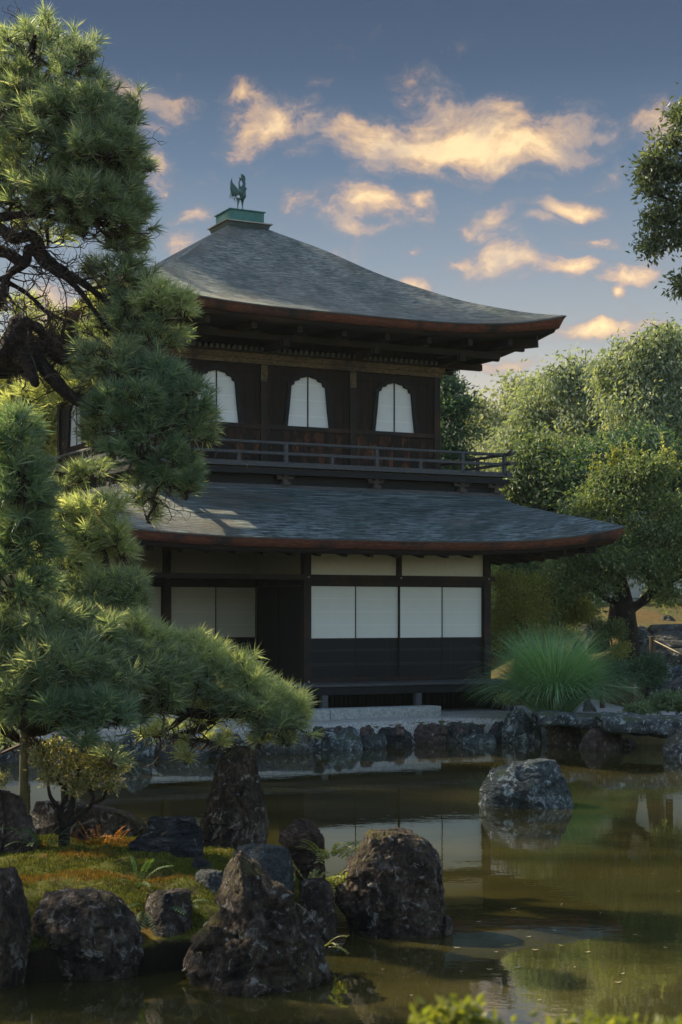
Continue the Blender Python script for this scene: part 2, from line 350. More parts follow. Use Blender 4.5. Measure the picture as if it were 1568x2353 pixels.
UO=(-4.26,5.35,-.88,9.48); UI=(.095,.995,3.85,4.75)
upprof=[(0,10.64),(.2,10.07),(.38,9.46),(.52,9.05),(.664,8.66),(.79,8.39),(.889,8.20),(1,8.04)]
roof_u,edge_u,ins_u=roof('upper_roof',UO,UI,upprof,.37,.17,m_roof,'wide curved upper roof of weathered bark shingles with upturned corner')
LO=(-6.0,6.0,-1.97,9.1); LI=(-3.3,4.3,-.1,8.6)
loprof=[(0,4.80),(.14,4.62),(.33,4.46),(.5,4.30),(.67,4.145),(.83,3.98),(.93,3.865),(1,3.78)]
roof_l,edge_l,ins_l=roof('lower_roof',LO,LI,loprof,.38,.17,m_roof2,'lower skirt roof of fine wooden shingles')
# soffits and rafters
def soffit(o,outer,wall,ze,zw_,lift,sp,rw,rh,over,name2):
    u0,u1,v0,v1=outer; a0,a1,b0,b1=wall
    d=.24; mb=MB(); n=24
    su0,su1,sv0,sv1=u0+d,u1-d,v0+d,v1-d
    segs=[((su0,sv0),(su1,sv0),(a0,b0),(a1,b0)),((su1,sv0),(su1,sv1),(a1,b0),(a1,b1)),((su1,sv1),(su0,sv1),(a1,b1),(a0,b1)),((su0,sv1),(su0,sv0),(a0,b1),(a0,b0))]
    for p,q,r,s_ in segs:
        V=[]
        for row in range(2):
            for j in range(n+1):
                t=j/n; c=abs(2*t-1)
                if row==0: V.append((p[0]+(q[0]-p[0])*t,p[1]+(q[1]-p[1])*t,ze+lift*c**3.6))
                else: V.append((r[0]+(s_[0]-r[0])*t,r[1]+(s_[1]-r[1])*t,zw_))
        mb.add(V,[(j,j+1,n+2+j,n+1+j) for j in range(n)])
    mb.build('soffit',m_soff,o)
    def raf(x,y,xo,yo,c):
        r=MB(); zz=ze+lift*c**3.6
        r.beam((x,y,zw_-.01),(xo,yo,zz+.005),rw,rh); r.build('rafter',m_dark if over else m_soff,o)
    hu=(u1-u0)/2; cu=(u0+u1)/2; hv=(v1-v0)/2; cv_=(v0+v1)/2; e=d+over
    k=int((u1-u0)/sp)
    for i in range(k+1):
        x=cu+(i-k/2)*sp; c=abs(x-cu)/hu
        if x<a0 or x>a1:
            # jack rafter starts on hip line
            dd=(a0-x) if x<a0 else (x-a1); f=dd/((a0-u0) if x<a0 else (u1-a1)); y0=b0+(v0-b0)*f
        else: y0=b0
        if y0-v0-e>.15:
            zz0=zw_+(ze+lift*c**3.6-zw_)*((b0-y0)/(b0-v0))
            r=MB(); r.beam((x,y0,zz0-.01),(x,v0+e,ze+lift*c**3.6*.9+.0),rw,rh); r.build('rafter',m_dark,o)
    k=int((v1-v0)/sp)
    for side in (0,1):
        for i in range(k+1):
            y=cv_+(i-k/2)*sp; c=abs(y-cv_)/hv
            if y<b0: f=(b0-y)/(b0-v0)
            elif y>b1: f=(y-b1)/(v1-b1)
            else: f=0
            xa,xo=(a1,u1) if side else (a0,u0); x0=xa+(xo-xa)*f
            if abs(xo-x0)-e>.15:
                xe=xo-e if side else xo+e
                r=MB(); r.beam((x0,y,zw_+(ze+lift*c**3.6-zw_)*f-.01),(xe,y,ze+lift*c**3.6*.9),rw,rh); r.build('rafter',m_dark,o)
    for (xa,ya,xo,yo) in ((a1,b0,u1,v0),(a0,b0,u0,v0),(a1,b1,u1,v1),(a0,b1,u0,v1)):
        sxx=1 if xo>xa else -1; syy=1 if yo>ya else -1
        r=MB(); r.beam((xa,ya,zw_-.03),(xo-sxx*(e+.06),yo-syy*(e+.06),ze+lift*.78-.02),rw*1.5,rh*1.6); r.build('hip_rafter',m_dark,o)
soffit(roof_u,UO,(-2.38,3.47,1.0,7.6),7.80,7.93,.30,.93,.10,.13,.10,'')
soffit(roof_l,LO,(-4.03,4.03,0,7.0),3.56,3.86,.30,.535,.075,.085,.10,'')
# second purlin ring under the upper eave
for (a,b) in (((-3.3,.12),(4.4,.12)),((4.4,.12),(4.4,8.5)),((-3.3,8.5),(-3.3,.12))):
    part(MB().beam((*a,7.72),(*b,7.72),.10,.12),'eave_purlin',m_dark)
# brackets reaching from the wall to that purlin
for u in (-2.38,-.43,1.52,3.47):
    part(MB().beam((u,1.1,7.62),(u,-.02,7.62),.11,.13).box(u-.1,u+.1,.02,.24,7.49,7.6),'eave_bracket',m_dark)
for v in (1.0,3.2,5.4,7.6):
    part(MB().beam((3.3,v,7.615),(4.55,v,7.615),.11,.13),'eave_bracket',m_dark)
    part(MB().beam((-2.2,v,7.615),(-3.45,v,7.615),.11,.13),'eave_bracket',m_dark)
# cap box
cu,cv_=.545,4.3
cap=empty('roof_cap',(cu,cv_,10.56)); cap.parent=pav
def frus(h0,z0,h1,z1): 
    m=MB(); V=[(-h0,-h0,z0),(h0,-h0,z0),(h0,h0,z0),(-h0,h0,z0),(-h1,-h1,z1),(h1,-h1,z1),(h1,h1,z1),(-h1,h1,z1)]
    return m.add(V,[(0,3,2,1),(4,5,6,7),(0,1,5,4),(1,2,6,5),(2,3,7,6),(3,0,4,7)])
frus(.44,.0,.50,.16).build('cap_collar',m_copd,cap); MB().box(-.535,.535,-.535,.535,.162,.185).build('cap_rim',m_brass,cap)
MB().box(-.39,.39,-.39,.39,.187,.43).build('cap_box',m_copper,cap); MB().box(-.42,.42,-.42,.42,.432,.452).build('cap_lid',m_copper,cap)
# ---- second storey
W0,W1,V0,V1=-2.38,3.47,1.0,7.6
prof=[(190,0),(183,70),(173,150),(165,240),(160,300),(156,338),(132,350),(127,378),(87,388),(78,408),(42,414),(14,424),(0,436)]
def win_poly(s=1.0,grow=0.0):
    pts=[]
    for dx,h in prof:
        x=dx*.00242; z=h*.00232; pts.append((x+ (grow if dx>0 else 0)*(1 if h<340 else max(0,dx/122)),z+(grow*.9*max(0,(h-300)/130) if h>300 else 0)))
    full=pts[:-1]+[pts[-1]]+[(-x,z) for x,z in reversed(pts[:-1])]
    return full
ZW=6.12
def wall_with_windows(axis,c0,c1,pos,centres,zb,zt,out):
    """plank wall between c0,c1 at pos, opened for arched windows"""
    mb=MB(); wp=win_poly()
    cuts=[]
    def q(a0,a1,z0,z1): 
        if axis=='x': mb.box(a0,a1,pos,pos+.06,z0,z1)
        else: mb.box(pos,pos+.06,a0,a1,z0,z1)
    x=c0
    hw=.47
    for c in centres:
        q(x,c-hw,zb,zt); 
        q(c-hw,c+hw,zb,ZW); q(c-hw,c+hw,ZW+1.02,zt)
        right=[p for p in wp[:13]]
        for sgn in (1,-1):
            poly=[(c+sgn*hw,ZW+0.0)]
            poly=[(c+sgn*p[0],ZW+p[1]) for p in right]+[(c,ZW+1.02),(c+sgn*hw,ZW+1.02),(c+sgn*hw,ZW)]
            if axis=='x': mb.prism(poly,'y',pos,pos+.06)
            else: mb.prism(poly,'x',pos,pos+.06)
        x=c+hw
    q(x,c1,zb,zt)
    return mb
wc=[-1.405,.545,2.495]; wv_=[V0+1.1,V0+3.3,V0+5.5]
part(wall_with_windows('x',W0,W1,V0,wc,5.2,7.9,-1),'upper_wall',m_plank)
part(wall_with_windows('y',V0+.061,V1,W0,wv_,5.2,7.9,-1),'upper_wall',m_plank)
part(MB().box(W1-.06,W1,V0+.061,V1-.061,5.2,7.9),'upper_wall',m_plank)
part(MB().box(W0+.061,W1,V1-.06,V1,5.2,7.9),'upper_wall',m_plank)
def window(c,axis,pos):
    loc=(c,pos,ZW) if axis=='x' else (pos,c,ZW)
    root=empty('arched_window',loc, 0 if axis=='x' else -math.pi/2); root.parent=pav
    inner=win_poly(); outer=[]
    n=len(inner)
    for i,(x,z) in enumerate(inner):
        a=inner[max(i-1,0)]; b=inner[min(i+1,n-1)]
        d=Vector((b[0]-a[0],b[1]-a[1])); nn=Vector((d.y,-d.x)).normalized() if d.length else Vector((1,0))
        g=.085+.02*math.sin(i*2.1)
        outer.append((x+nn.x*g,max(z+nn.y*g,0)))
    m=MB(); V=[(p[0],-.035,p[1]) for p in inner]+[(p[0],-.035,p[1]) for p in outer]+[(p[0],.03,p[1]) for p in inner]+[(p[0],-.001,p[1]) for p in outer]
    F=[]
    for i in range(n-1): F+=[(i,i+1,n+i+1,n+i),(i+1,i,2*n+i,2*n+i+1),(n+i,n+i+1,3*n+i+1,3*n+i)]
    m.add(V,F); m.build('window_frame',m_dark2,root)
    MB().box(-.46,.46,.028,.032,0,1.02).build('paper_pane',m_paper2,root)
    MB().box(-.011,.011,.012,.027,0,1.01).build('mullion',m_dark2,root)
for c in wc: window(c,'x',V0)
for c in wv_: window(c,'y',W0)
def hb(name,mat,u0,u1,z0,z1,dv,pos=V0): part(MB().box(u0,u1,pos-dv,pos-.001,z0,z1),name,mat)
# posts and rails of the upper wall
for u in (-2.38,-.43,1.52,3.47): part(MB().box(u-.07,u+.07,V0-.05,V0+.09,5.2,7.27),'upper_post',m_dark if u!=-.43 else m_dark)
for u in (-.43,1.52): part(MB().box(u-.071,u+.071,V0-.052,V0-.0505,6.95,7.268),'flaking_gilt',m_gold)
for v in (3.2,5.4,7.6): part(MB().box(W0-.05,W0+.09,v-.07,v+.07,5.2,7.27),'upper_post',m_dark)
for a,b in ((-2.31,-.5),(-.36,1.45),(1.59,3.4)):
    part(MB().box(a,b,V0-.035,V0-.002,6.03,6.115),'window_sill',m_dark)
    part(MB().box(a,b,V0-.02,V0-.002,7.1,7.268),'flaking_frieze',m_plank)
part(MB().box(W0-.1,W1+.1,V0-.085,V0+.1,7.27,7.36),'lintel',m_gold); part(MB().box(W0-.14,W1+.14,V0-.12,V0+.1,7.361,7.47),'lintel',m_gold)
part(MB().box(W0-.085,W0+.1,V0+.101,V1+.1,7.27,7.36),'lintel',m_gold); part(MB().box(W0-.12,W0+.1,V0+.101,V1+.1,7.361,7.47),'lintel',m_gold)
part(MB().box(W0-.2,W1+.2,V0-.2,V0+.05,7.471,7.50),'tile_ledge',m_dark)
part(MB().box(W0-.2,W0+.05,V0+.051,V1,7.471,7.50),'tile_ledge',m_dark)
m_tile=simple('grey_roof_tile',(.04,.04,.045),(.11,.11,.115),12,.55,.2,.005)
def tilerow(axis):
    m=MB(); n=int(6.15/.118)
    for i in range(n):
        s=-2.5+.06+i*.118
        if axis=='x': m.tube([(s,V0-.235,7.53),(s,V0-.03,7.59)],.043,8)
        else: m.tube([(W0-.235,V0+.1+i*.118,7.53),(W0-.03,V0+.1+i*.118,7.59)],.043,8)
    return m
tr=tilerow('x').build('cover_tile_row',m_tile,pav,smooth=False); tilerow('y').build('cover_tile_row',m_tile,pav)
# ---- balcony
E0,E1,F0=-3.35,4.44,.02; F1=8.57
def ring(name,mat,d,z0,z1,w=.12):
    part(MB().box(E0-d,E1+d,F0-d,F0-d+w,z0,z1),name,mat)
    part(MB().box(E1+d-w,E1+d,F0-d+w+.001,F1+d,z0,z1),name,mat)
    part(MB().box(E0-d,E0-d+w,F0-d+w+.001,F1+d,z0,z1),name,mat)
part(MB().box(E0,E1,F0,V0-.06,5.16,5.2).box(W1+.01,E1,V0-.06,F1,5.16,5.2).box(E0,W0-.06,V0-.06,F1,5.16,5.2),'balcony_floor',m_grey)
ring('balcony_beam',m_dark2,.10,5.06,5.158); 
part(MB().box(E0-.15,E1+.13,F0-.13,F0+.03,5.20,5.235).box(E1-.03,E1+.13,F0+.031,F1,5.20,5.235),'balcony_edge_board',m_grey)
ring('skirt_wall',m_dark2,-.10,4.80,5.058,.06)
ring('flashing_board',m_grey,.03,4.755,4.87,.14)
def bracket(u,v,ax):
    m=MB()
    def b(a0,a1,d0,d1,z0,z1):
        if ax=='x': m.box(u+a0,u+a1,v-d1,v-d0,z0,z1)
        else: m.box(u-d1,u-d0,v+a0,v+a1,z0,z1)
    b(-.075,.075,.0,.17,4.87,4.93); b(-.05,.05,.02,.12,4.93,4.98)
    b(-.17,.17,.01,.09,4.985,5.03); b(-.2,-.09,.02,.11,5.03,5.058); b(-.05,.05,.0,.14,5.03,5.058); b(.09,.2,.02,.11,5.03,5.058)
    m.build('balcony_bracket',m_grey if False else m_soff,pav)
for u in (-2.38,-.43,1.52,3.47,4.28): bracket(u,.10,'x')
for v in (1.5,3.5,5.5): bracket(-3.25,v,'y')
rail=empty('balcony_railing',(0,0,5.2)); rail.parent=pav
def rl(name,pts,r,sq=False,mat=m_grey):
    m=MB()
    if sq:
        for a,b in zip(pts[:-1],pts[1:]): m.beam(a,b,r*2,r*2)
    else: m.tube(pts,r,8)
    return m.build(name,mat,rail,smooth=not sq)
RV=F0-.03; RU=E1+.03; RL=E0-.03
def upturn(s): return [(s*.0,0),(s*.10,.006),(s*.19,.03),(s*.27,.075)]
rl('top_rail',[(RL-.27,RV,.52+.01),(RL-.12,RV,.47)]+[(x,RV,.455) for x in (RL,-1.5,.5,2.5,RU)]+[(RU+a,RV,.455+b) for a,b in upturn(1)[1:]],.032)
rl('top_rail',[(RU,F1,.455),(RU,4,.455),(RU,RV,.457),(RU,RV-.10,.463),(RU,RV-.19,.49),(RU,RV-.26,.53)],.031)
rl('top_rail',[(RL,F1,.455),(RL,RV,.457),(RL,RV-.15,.475),(RL,RV-.26,.52)],.031)
rl('middle_rail',[(RL-.2,RV,.31),(RL,RV,.29),(RU,RV,.29),(RU+.13,RV,.297),(RU+.24,RV,.33)],.026,True)
rl('middle_rail',[(RU,F1,.288),(RU,RV,.288),(RU,RV-.2,.315)],.026,True)
rl('middle_rail',[(RL,F1,.288),(RL,RV,.288),(RL,RV-.2,.315)],.026,True)
rl('bottom_rail',[(RL-.14,RV,.10),(RU+.16,RV,.10)],.034,True)
rl('bottom_rail',[(RU,F1,.098),(RU,RV-.14,.098)],.034,True)
rl('bottom_rail',[(RL,F1,.098),(RL,RV-.14,.098)],.034,True)
for u in (RL,-2.38,-.43,1.52,3.47,RU): MB().box(u-.034,u+.034,RV-.034,RV+.034,.034,.44).build('railing_post',m_grey,rail)
for u in (-1.4,.55,2.5): MB().box(u-.03,u+.03,RV-.03,RV+.03,.09,.25).build('short_post',m_grey,rail)
for v in (1,3,5,7):
    for u in (RU,RL):
        MB().box(u-.03,u+.03,v-.03,v+.03,.035,.44).build('railing_post',m_grey,rail)
        MB().box(u-.03,u+.03,v+.97,v+1.03,.09,.25).build('short_post',m_grey,rail)
# ---- first storey
def post(u,v,z0=G,z1=3.84,w=.075): part(MB().box(u-w,u+w,v-w,v+w,z0,z1),'post',m_dark)
for u,v in ((0,0),(4.03,0),(-4.03,0),(-4.03,2.13),(-2.0,2.13),(-4.03,4.4),(-4.03,7.0),(4.03,7.0)): post(u,v)
part(MB().box(1.955,2.065,-.05,.05,3.19,3.84),'strut',m_dark)
RVV=2.13
def panel(name,mat,u0,u1,z0,z1,v=0,th=.03): part(MB().box(u0,u1,v-th/2,v+th/2,z0,z1),name,mat)
for a,b in ((.075,1.954),(2.066,3.955)): panel('plaster_panel',m_plaster,a,b,3.19,3.86)
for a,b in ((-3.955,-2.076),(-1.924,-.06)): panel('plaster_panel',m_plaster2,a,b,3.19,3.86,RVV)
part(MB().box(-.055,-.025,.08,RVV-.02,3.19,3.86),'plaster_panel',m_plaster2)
part(MB().box(-4.0,-.06,.06,RVV-.06,3.87,3.9),'veranda_ceiling',m_dark)
part(MB().box(-3.95,3.95,2.3,6.9,3.9,3.93).box(.08,3.95,.08,2.299,3.9,3.93),'inner_ceiling',m_dark)
# beams
part(MB().box(-4.2,4.18,-.115,-.076,3.09,3.19),'tie_beam',m_dark)
part(MB().box(.076,3.954,-.055,.05,2.99,3.188),'door_head',m_dark)
part(MB().box(-3.954,.0,RVV-.115,RVV-.077,3.09,3.19),'tie_beam',m_dark); part(MB().box(-3.954,-.03,RVV-.05,RVV+.05,2.99,3.188),'door_head',m_dark)
part(MB().box(-.115,-.077,-.07,RVV-.12,3.09,3.19),'tie_beam',m_dark)
part(MB().box(-4.1,4.1,-.06,.04,3.862,3.95),'wall_plate',m_dark)
part(MB().box(-4.05,-.0,RVV-.05,RVV+.05,3.862,3.95),'wall_plate',m_dark)
for u in (0,2.01,4.03): part(MB().tube([(u,-.117,3.14),(u,-.13,3.14)],.018,10),'nail_cover',m_brass)
part(MB().tube([(-2.0,RVV-.117,3.14),(-2.0,RVV-.13,3.14)],.018,10),'nail_cover',m_brass)
part(MB().tube([(.0,-.117,1.16),(.0,-.13,1.16)],.02,10),'nail_cover',m_brass)
# sliding screens
def screen(u0,u1,v,vert=(),paper=None):
    root=empty('sliding_screen',((u0+u1)/2,v,1.21)); root.parent=pav; w=(u1-u0)/2; h=1.78
    s=.018
    MB().box(-w+s,w-s,-.006,.006,.77,h-.02).build('paper_sheet',paper or m_paper_s,root)
    MB().box(-w+s,w-s,-.006,.006,.03,.755).build('lower_panel',m_dark2,root)
    MB().box(-w,-w+s,-.016,.016,0,h).build('stile',m_dark,root); MB().box(w-s,w,-.016,.016,0,h).build('stile',m_dark,root)
    MB().box(-w+s,w-s,-.015,.015,.735,.769).build('cross_rail',m_dark,root); MB().box(-w+s,w-s,-.015,.015,0,.03).build('cross_rail',m_dark,root); MB().box(-w+s,w-s,-.015,.015,h-.02,h).build('cross_rail',m_dark,root)
    for z in (.245,.275,.515,.545): MB().box(-w+s,w-s,-.013,-.006,z,z+.014).build('batten',m_grey2,root)
    for x in vert: MB().box(x-.006,x+.006,-.013,-.006,.03,.735).build('batten',m_grey2,root)
m_paper_s=papermat('screen_paper',(.66,.66,.60),True,.77,.2525)
m_paper_dark=papermat('darker_screen_paper',(.36,.35,.28),True,.77,.2525)  # darker paper tone for the recessed screens
m_grey2=wood('brown_batten',(.02,.017,.015),(.06,.05,.045))
xs=[.078,1.045,2.015,2.985,3.952]
for i in range(4): screen(xs[i],xs[i+1]+(.0 if i==3 else .012),-.022 if i%2==0 else .022,vert=([],[.24],[.24],[-.27])[i])
for a,b in ((-3.95,-2.97),(-2.98,-2.08),(-1.92,-.95),(-.96,-.06)): screen(a,b,RVV+(-.022 if a in(-3.95,-1.92) else .022),paper=m_paper_dark)
# boarded doors of the recess side
part(MB().box(-.045,-.02,.08,1.1,1.2,2.98),'board_door',m_dark2); part(MB().box(-.075,-.05,1.08,RVV-.08,1.2,2.98),'board_door',m_dark2)
part(MB().box(-.074,0,.076,RVV-.05,2.985,3.188),'door_head',m_dark)
part(MB().box(-.09,.05,.076,RVV-.1,1.14,1.198),'threshold',m_dark)
# other walls
part(MB().box(4.0,4.06,.08,6.92,1.1,3.86),'side_wall',m_plaster); part(MB().box(-3.95,3.95,6.97,7.03,1.1,3.86),'back_wall',m_plaster)
part(MB().box(-4.06,-4.0,2.21,4.32,1.1,3.86),'side_wall',m_plaster); part(MB().box(-4.06,-4.0,4.48,6.92,1.1,3.86),'side_wall',m_plaster)
part(MB().box(4.0,4.063,.076,6.9,.7,1.09),'side_sill',m_dark)
# veranda
part(MB().box(.076,3.954,-.07,.07,1.141,1.209),'threshold',m_dark); part(MB().box(-3.954,-.09,RVV-.07,RVV+.07,1.141,1.209),'threshold',m_dark)
fl=MB(); 
n=int(9.1/.21)
for i in range(n):
    a=-4.75+i*.21; fl.box(a,a+.205,-1.02,-.0765,1.095+.003*(i%2),1.138+.003*(i%3)*.6)
part(fl,'veranda_boards',m_grey)
part(MB().box(-4.02,-.09,-.0755,RVV-.075,1.09,1.137),'inner_veranda_floor',m_dark)
part(MB().box(-4.8,4.4,-.98,-.88,.94,1.09),'veranda_beam',m_dark2)
for u in (-4.1,-2.1,-.1,1.9,3.9): part(MB().box(u-.06,u+.06,-1.0,-.88,G,.94),'veranda_post',m_grey); 
lat=MB()
for i in range(80): lat.box(-4.0+i*.1,-4.0+i*.1+.045,-.04,-.01,G,1.0)
part(lat,'vent_lattice',m_dark2)
part(MB().box(-4.1,4.1,.0,.04,G,1.08),'under_floor_wall',m_dark2); part(MB().box(-4.1,4.1,-.08,.04,.98,1.09),'ground_sill',m_dark)
part(MB().box(3.95,4.1,-.9,-.1,G,.95).box(4.0,4.06,0.05,7,G,.7),'side_lattice',m_dark2)
# the bird on the roof
bc=BW(cu,cv_,11.012); S=.00085
def q(x,z,y=0): return ((x-665)*S,y,(1240-z)*S)
bird=empty('bronze_bird',bc,R(10),label='green bronze long-legged bird statue on the copper box at the roof top',cat='statue')
b=MB()
b.tube([q(600,720),q(640,700),q(690,700),q(730,730),q(745,800),q(720,870),q(690,900)],[.02,.05,.075,.085,.07,.045,.02],12)
b.tube([q(735,720),q(720,640),q(735,580),q(765,520),q(775,460),q(755,400),q(735,350),q(735,300)],[.075,.06,.045,.038,.034,.032,.034,.026],12)
b.tube([q(735,340),q(700,345),q(665,350),q(632,328)],[.034,.028,.016,.003],8); b.tube([q(700,360),q(668,378),q(650,395)],[.016,.01,.003],6)
b.tube([q(745,330),q(715,275),q(700,240),q(740,262),q(775,300),q(790,360),q(803,395)],[.02,.024,.018,.022,.024,.018,.004],8)
b.tube([q(668,610),q(655,530),q(645,460),q(650,410),q(690,400)],[.035,.02,.014,.012,.02],8)
b.tube([q(640,430),q(645,450)],[.012,.003],6); b.tube([q(655,325),q(660,215)],[.004,.0015],5)
b.tube([q(775,640),q(820,560),q(832,590),q(795,700)],[.02,.012,.012,.01],6)
for s,(x0,x1) in ((-1,(625,595)),(1,(735,740))):
    b.tube([q(x0,850,s*.03),q(x0-2,930,s*.03),q((x0+x1)/2,1030,s*.035),q(x1,1225,s*.035)],[.045,.028,.013,.010],8)
    for dx in (-40,45,10): b.tube([q(x1,1222,s*.035),q(x1+dx,1238,s*.035+(.03 if dx==10 else 0))],[.012,.004],6)
bo=b.build('body',m_bronze,bird,smooth=True); rm=bo.modifiers.new('r','REMESH'); rm.mode='VOXEL'; rm.voxel_size=.007; rm.use_smooth_shade=True
for s in (-1,1):
    wp=[(640,660),(590,600),(520,530),(470,480),(455,350),(435,440),(430,600),(450,690),(480,760),(540,790),(600,770),(650,740)]
    m=MB(); m.add([q(x,z,s*(.045+.03*(x<520))-.006) for x,z in wp]+[q(x,z,s*(.045+.03*(x<520))+.006) for x,z in wp],
      [tuple(range(12)),tuple(range(23,11,-1))]+[(i,(i+1)%12,12+(i+1)%12,12+i) for i in range(12)]); m.build('wing',m_bronze,bird)
for x0,z0,x1,z1,x2,z2 in ((445,700,415,790,405,875),(465,740,455,800,425,872),(510,780,490,830,475,890),(560,790,540,860,505,940),(590,810,580,880,545,960),(550,780,470,800,440,830),(575,800,520,850,515,900)):
    MB().tube([q(x0,z0),q(x1,z1,.01),q(x2,z2)],[.009,.008,.002],6).build('tail_feather',m_bronze,bird)
# ---------------------------------------------------------------- land, water
BK=[(-40,24.0),(-12,24.5),(-6.2,25.0),(-4.45,25.6),(-2,26.9),(-.6,27.6),(1.66,29.35),(3.5,29.5),(4.6,29.0),(5.6,28.6),(7.2,26.5),(8.2,20),(9,8),(11,4.5)]
def bankz(x): return float(np.interp(x,[a for a,b in BK],[b for a,b in BK]))
def sstep(a,b,x):
    t=min(1,max(0,(x-a)/(b-a))); return t*t*(3-2*t)
def land(x,y):
    """height of the ground"""
    d=y-bankz(x) if x<7.2 else max(y-bankz(x),(x-np.interp(y,[4.5,8,20,26.5],[11,9,8.2,7.2]))*.8)
    near=4.6-y
    dd=max(d,near)
    # land on the far left beyond the island
    z=-.7+1.25*sstep(-.35,.35,dd)
    if d>0:
        hill=sstep(0,1,(x-3.2)/4)*max(0,y-32.5)*.165 if y<60 else sstep(0,1,(x-3.2)/4)*27.5*.165
        z+=min(hill,2.6)+sstep(48,75,y)*1.5
        z+=.03*mn.noise((x*.7,y*.7,0))*min(1,d)
        if x>4 and d>.5: z+=.06*mn.noise((x*.5,y*.5,5))
    if near>0: z+=.35*sstep(0,2,near)
    return z
def axis(segs):
    out=[]
    for a,b,n in segs: out+=list(np.linspace(a,b,n,endpoint=False))
    return out+[segs[-1][1]]
gx=axis([(-900,-60,12),(-60,-14,30),(-14,14,150),(14,60,40),(60,900,12)]); gy=axis([(-300,-6,8),(-6,3,10),(3,6,20),(6,22,30),(22,34,80),(34,60,70),(60,120,20),(120,1500,16)])
V=np.array([(x,y,land(x,y)) for y in gy for x in gx]); nx=len(gx)
F=np.array([(j*nx+i,j*nx+i+1,(j+1)*nx+i+1,(j+1)*nx+i) for j in range(len(gy)-1) for i in range(nx-1)])
def groundmat():
    t=NT('mossy_earth'); v=t.co(kind='Object'); n1=t.noise(v,.55,6,.6); n2=t.noise(v,6,7,.75); n3=t.noise(v,40,4,.7)
    c=t.ramp(n2,[(.3,(.045,.05,.02)),(.55,(.10,.10,.035)),(.75,(.17,.11,.04))])
    c=t.mix(t.ramp(n1,[(.42,0),(.58,1)]),c,t.ramp(n2,[(.3,(.07,.045,.02)),(.7,(.19,.13,.05))]))
    t.bsdf(c,.95,t.bump(t.math('ADD',n2,n3),.8,.05),.15); return t.m
m_ground=groundmat()
mesh_np('ground',V,F,m_ground,smooth=True,kind='structure')
def watermat():
    t=NT('pond_water'); v=t.co((1,1,1))
    n=t.n('ShaderNodeTexNoise'); n.inputs['Scale'].default_value=2.3; n.inputs['Detail'].default_value=3; n.inputs['Roughness'].default_value=.55; t.l(t.co((1,1,1)),n.inputs['Vector'])
    n2=t.noise(t.co((3.2,9,1)),2.0,3,.5)
    h=t.math('ADD',t.math('MULTIPLY',n.outputs['Fac'],1.0),t.math('MULTIPLY',n2,.12))
    big=t.noise(t.co((.35,.8,1)),1.0,4,.6); c=t.ramp(big,[(.35,(.020,.020,.006)),(.65,(.048,.040,.011))])
    calm=t.ramp(t.noise(t.co((.25,.5,1)),1.0,2),[(.4,.25),(.65,1)])
    bp=t.n('ShaderNodeBump'); bp.inputs['Distance'].default_value=.0045; t.l(t.math('MULTIPLY',calm,.5),bp.inputs['Strength']); t.l(h,bp.inputs['Height'])
    b=t.bsdf(c,.015,bp.outputs[0],.5); b.inputs['IOR'].default_value=1.75
    return t.m
m_water=watermat()
mesh_np('pond_water',[(-60,2,WL),(14,2,WL),(14,34,WL),(-60,34,WL)],[(0,1,2,3)],m_water,kind='structure')
# gravel apron in front of the pavilion
def gravelmat():
    t=NT('pale_gravel'); v=t.co(); vo=t.n('ShaderNodeTexVoronoi'); vo.inputs['Scale'].default_value=55; t.l(v,vo.inputs['Vector'])
    sc3=t.n('ShaderNodeSeparateColor'); t.l(vo.outputs['Color'],sc3.inputs[0])
    c=t.ramp(sc3.outputs[0],[(0,(.20,.19,.17)),(.5,(.36,.35,.31)),(1,(.52,.50,.45))]); c=t.mix(t.ramp(t.noise(v,1.3,5),[(.45,0),(.7,.5)]),c,(.16,.14,.10))
    t.bsdf(c,.9,t.bump(vo.outputs['Distance'],.8,.02),.2); return t.m
gm=[]; 
us=np.linspace(-7,6.4,80); vs=np.linspace(-3.9,.3,40)
Vg=[];
for v in vs:
    for u in us:
        p=BW(u,v); d=p.y-bankz(p.x); Vg.append((p.x,p.y,land(p.x,p.y)+.012))
Fg=[(j*80+i,j*80+i+1,(j+1)*80+i+1,(j+1)*80+i) for j in range(39) for i in range(79)]
mesh_np('gravel_path',Vg,Fg,gravelmat(),smooth=True,kind='structure')
# granite step : two long slabs
st=empty('granite_step',BW(-.5,-1.75,G-.02),PA,label='long pale granite step of two slabs below the veranda',cat='step')
def chamfer(mb,name,**k): return mb.build(name,m_granite,st,bevel=.012,**k)
chamfer(MB().box(-4.2,.02,-.2,.2,0,.212),'slab'); chamfer(MB().box(.028,2.32,-.198,.2,0,.215),'slab')
MB().box(-1.0,.0,-.0,.12,0,.0)
# ---------------------------------------------------------------- rocks
rk_dark=rockmat('dark_rock',(.010,.008,.006),(.120,.080,.053),(.30,.28,.24),(.09,.075,.015),stretch=(1,1,.6),sc_=6.5,lichen=.60)
rk_blue=rockmat('blue_grey_rock',(.018,.020,.021),(.095,.105,.10),(.32,.35,.36),(.06,.07,.02),sc_=4.5)
rk_brown=rockmat('brown_bark_rock',(.03,.018,.012),(.12,.075,.05),(.30,.22,.16),stretch=(1,1,2.2),sc_=4)
rk_pond=rockmat('grey_green_rock',(.022,.028,.028),(.12,.14,.135),(.38,.42,.40),(.05,.07,.03),sc_=5,lichen=.58)
rk_bank=rockmat('bank_stone',(.022,.025,.024),(.14,.14,.125),(.40,.40,.36),(.08,.07,.03),sc_=5)
rk_red=rockmat('rusty_stone',(.028,.02,.017),(.15,.105,.085),(.34,.30,.26),sc_=3.6)
rk_layer=rockmat('layered_grey_rock',(.02,.022,.025),(.11,.11,.11),(.38,.35,.33),stretch=(.8,.8,4),sc_=3,bump=1.3)
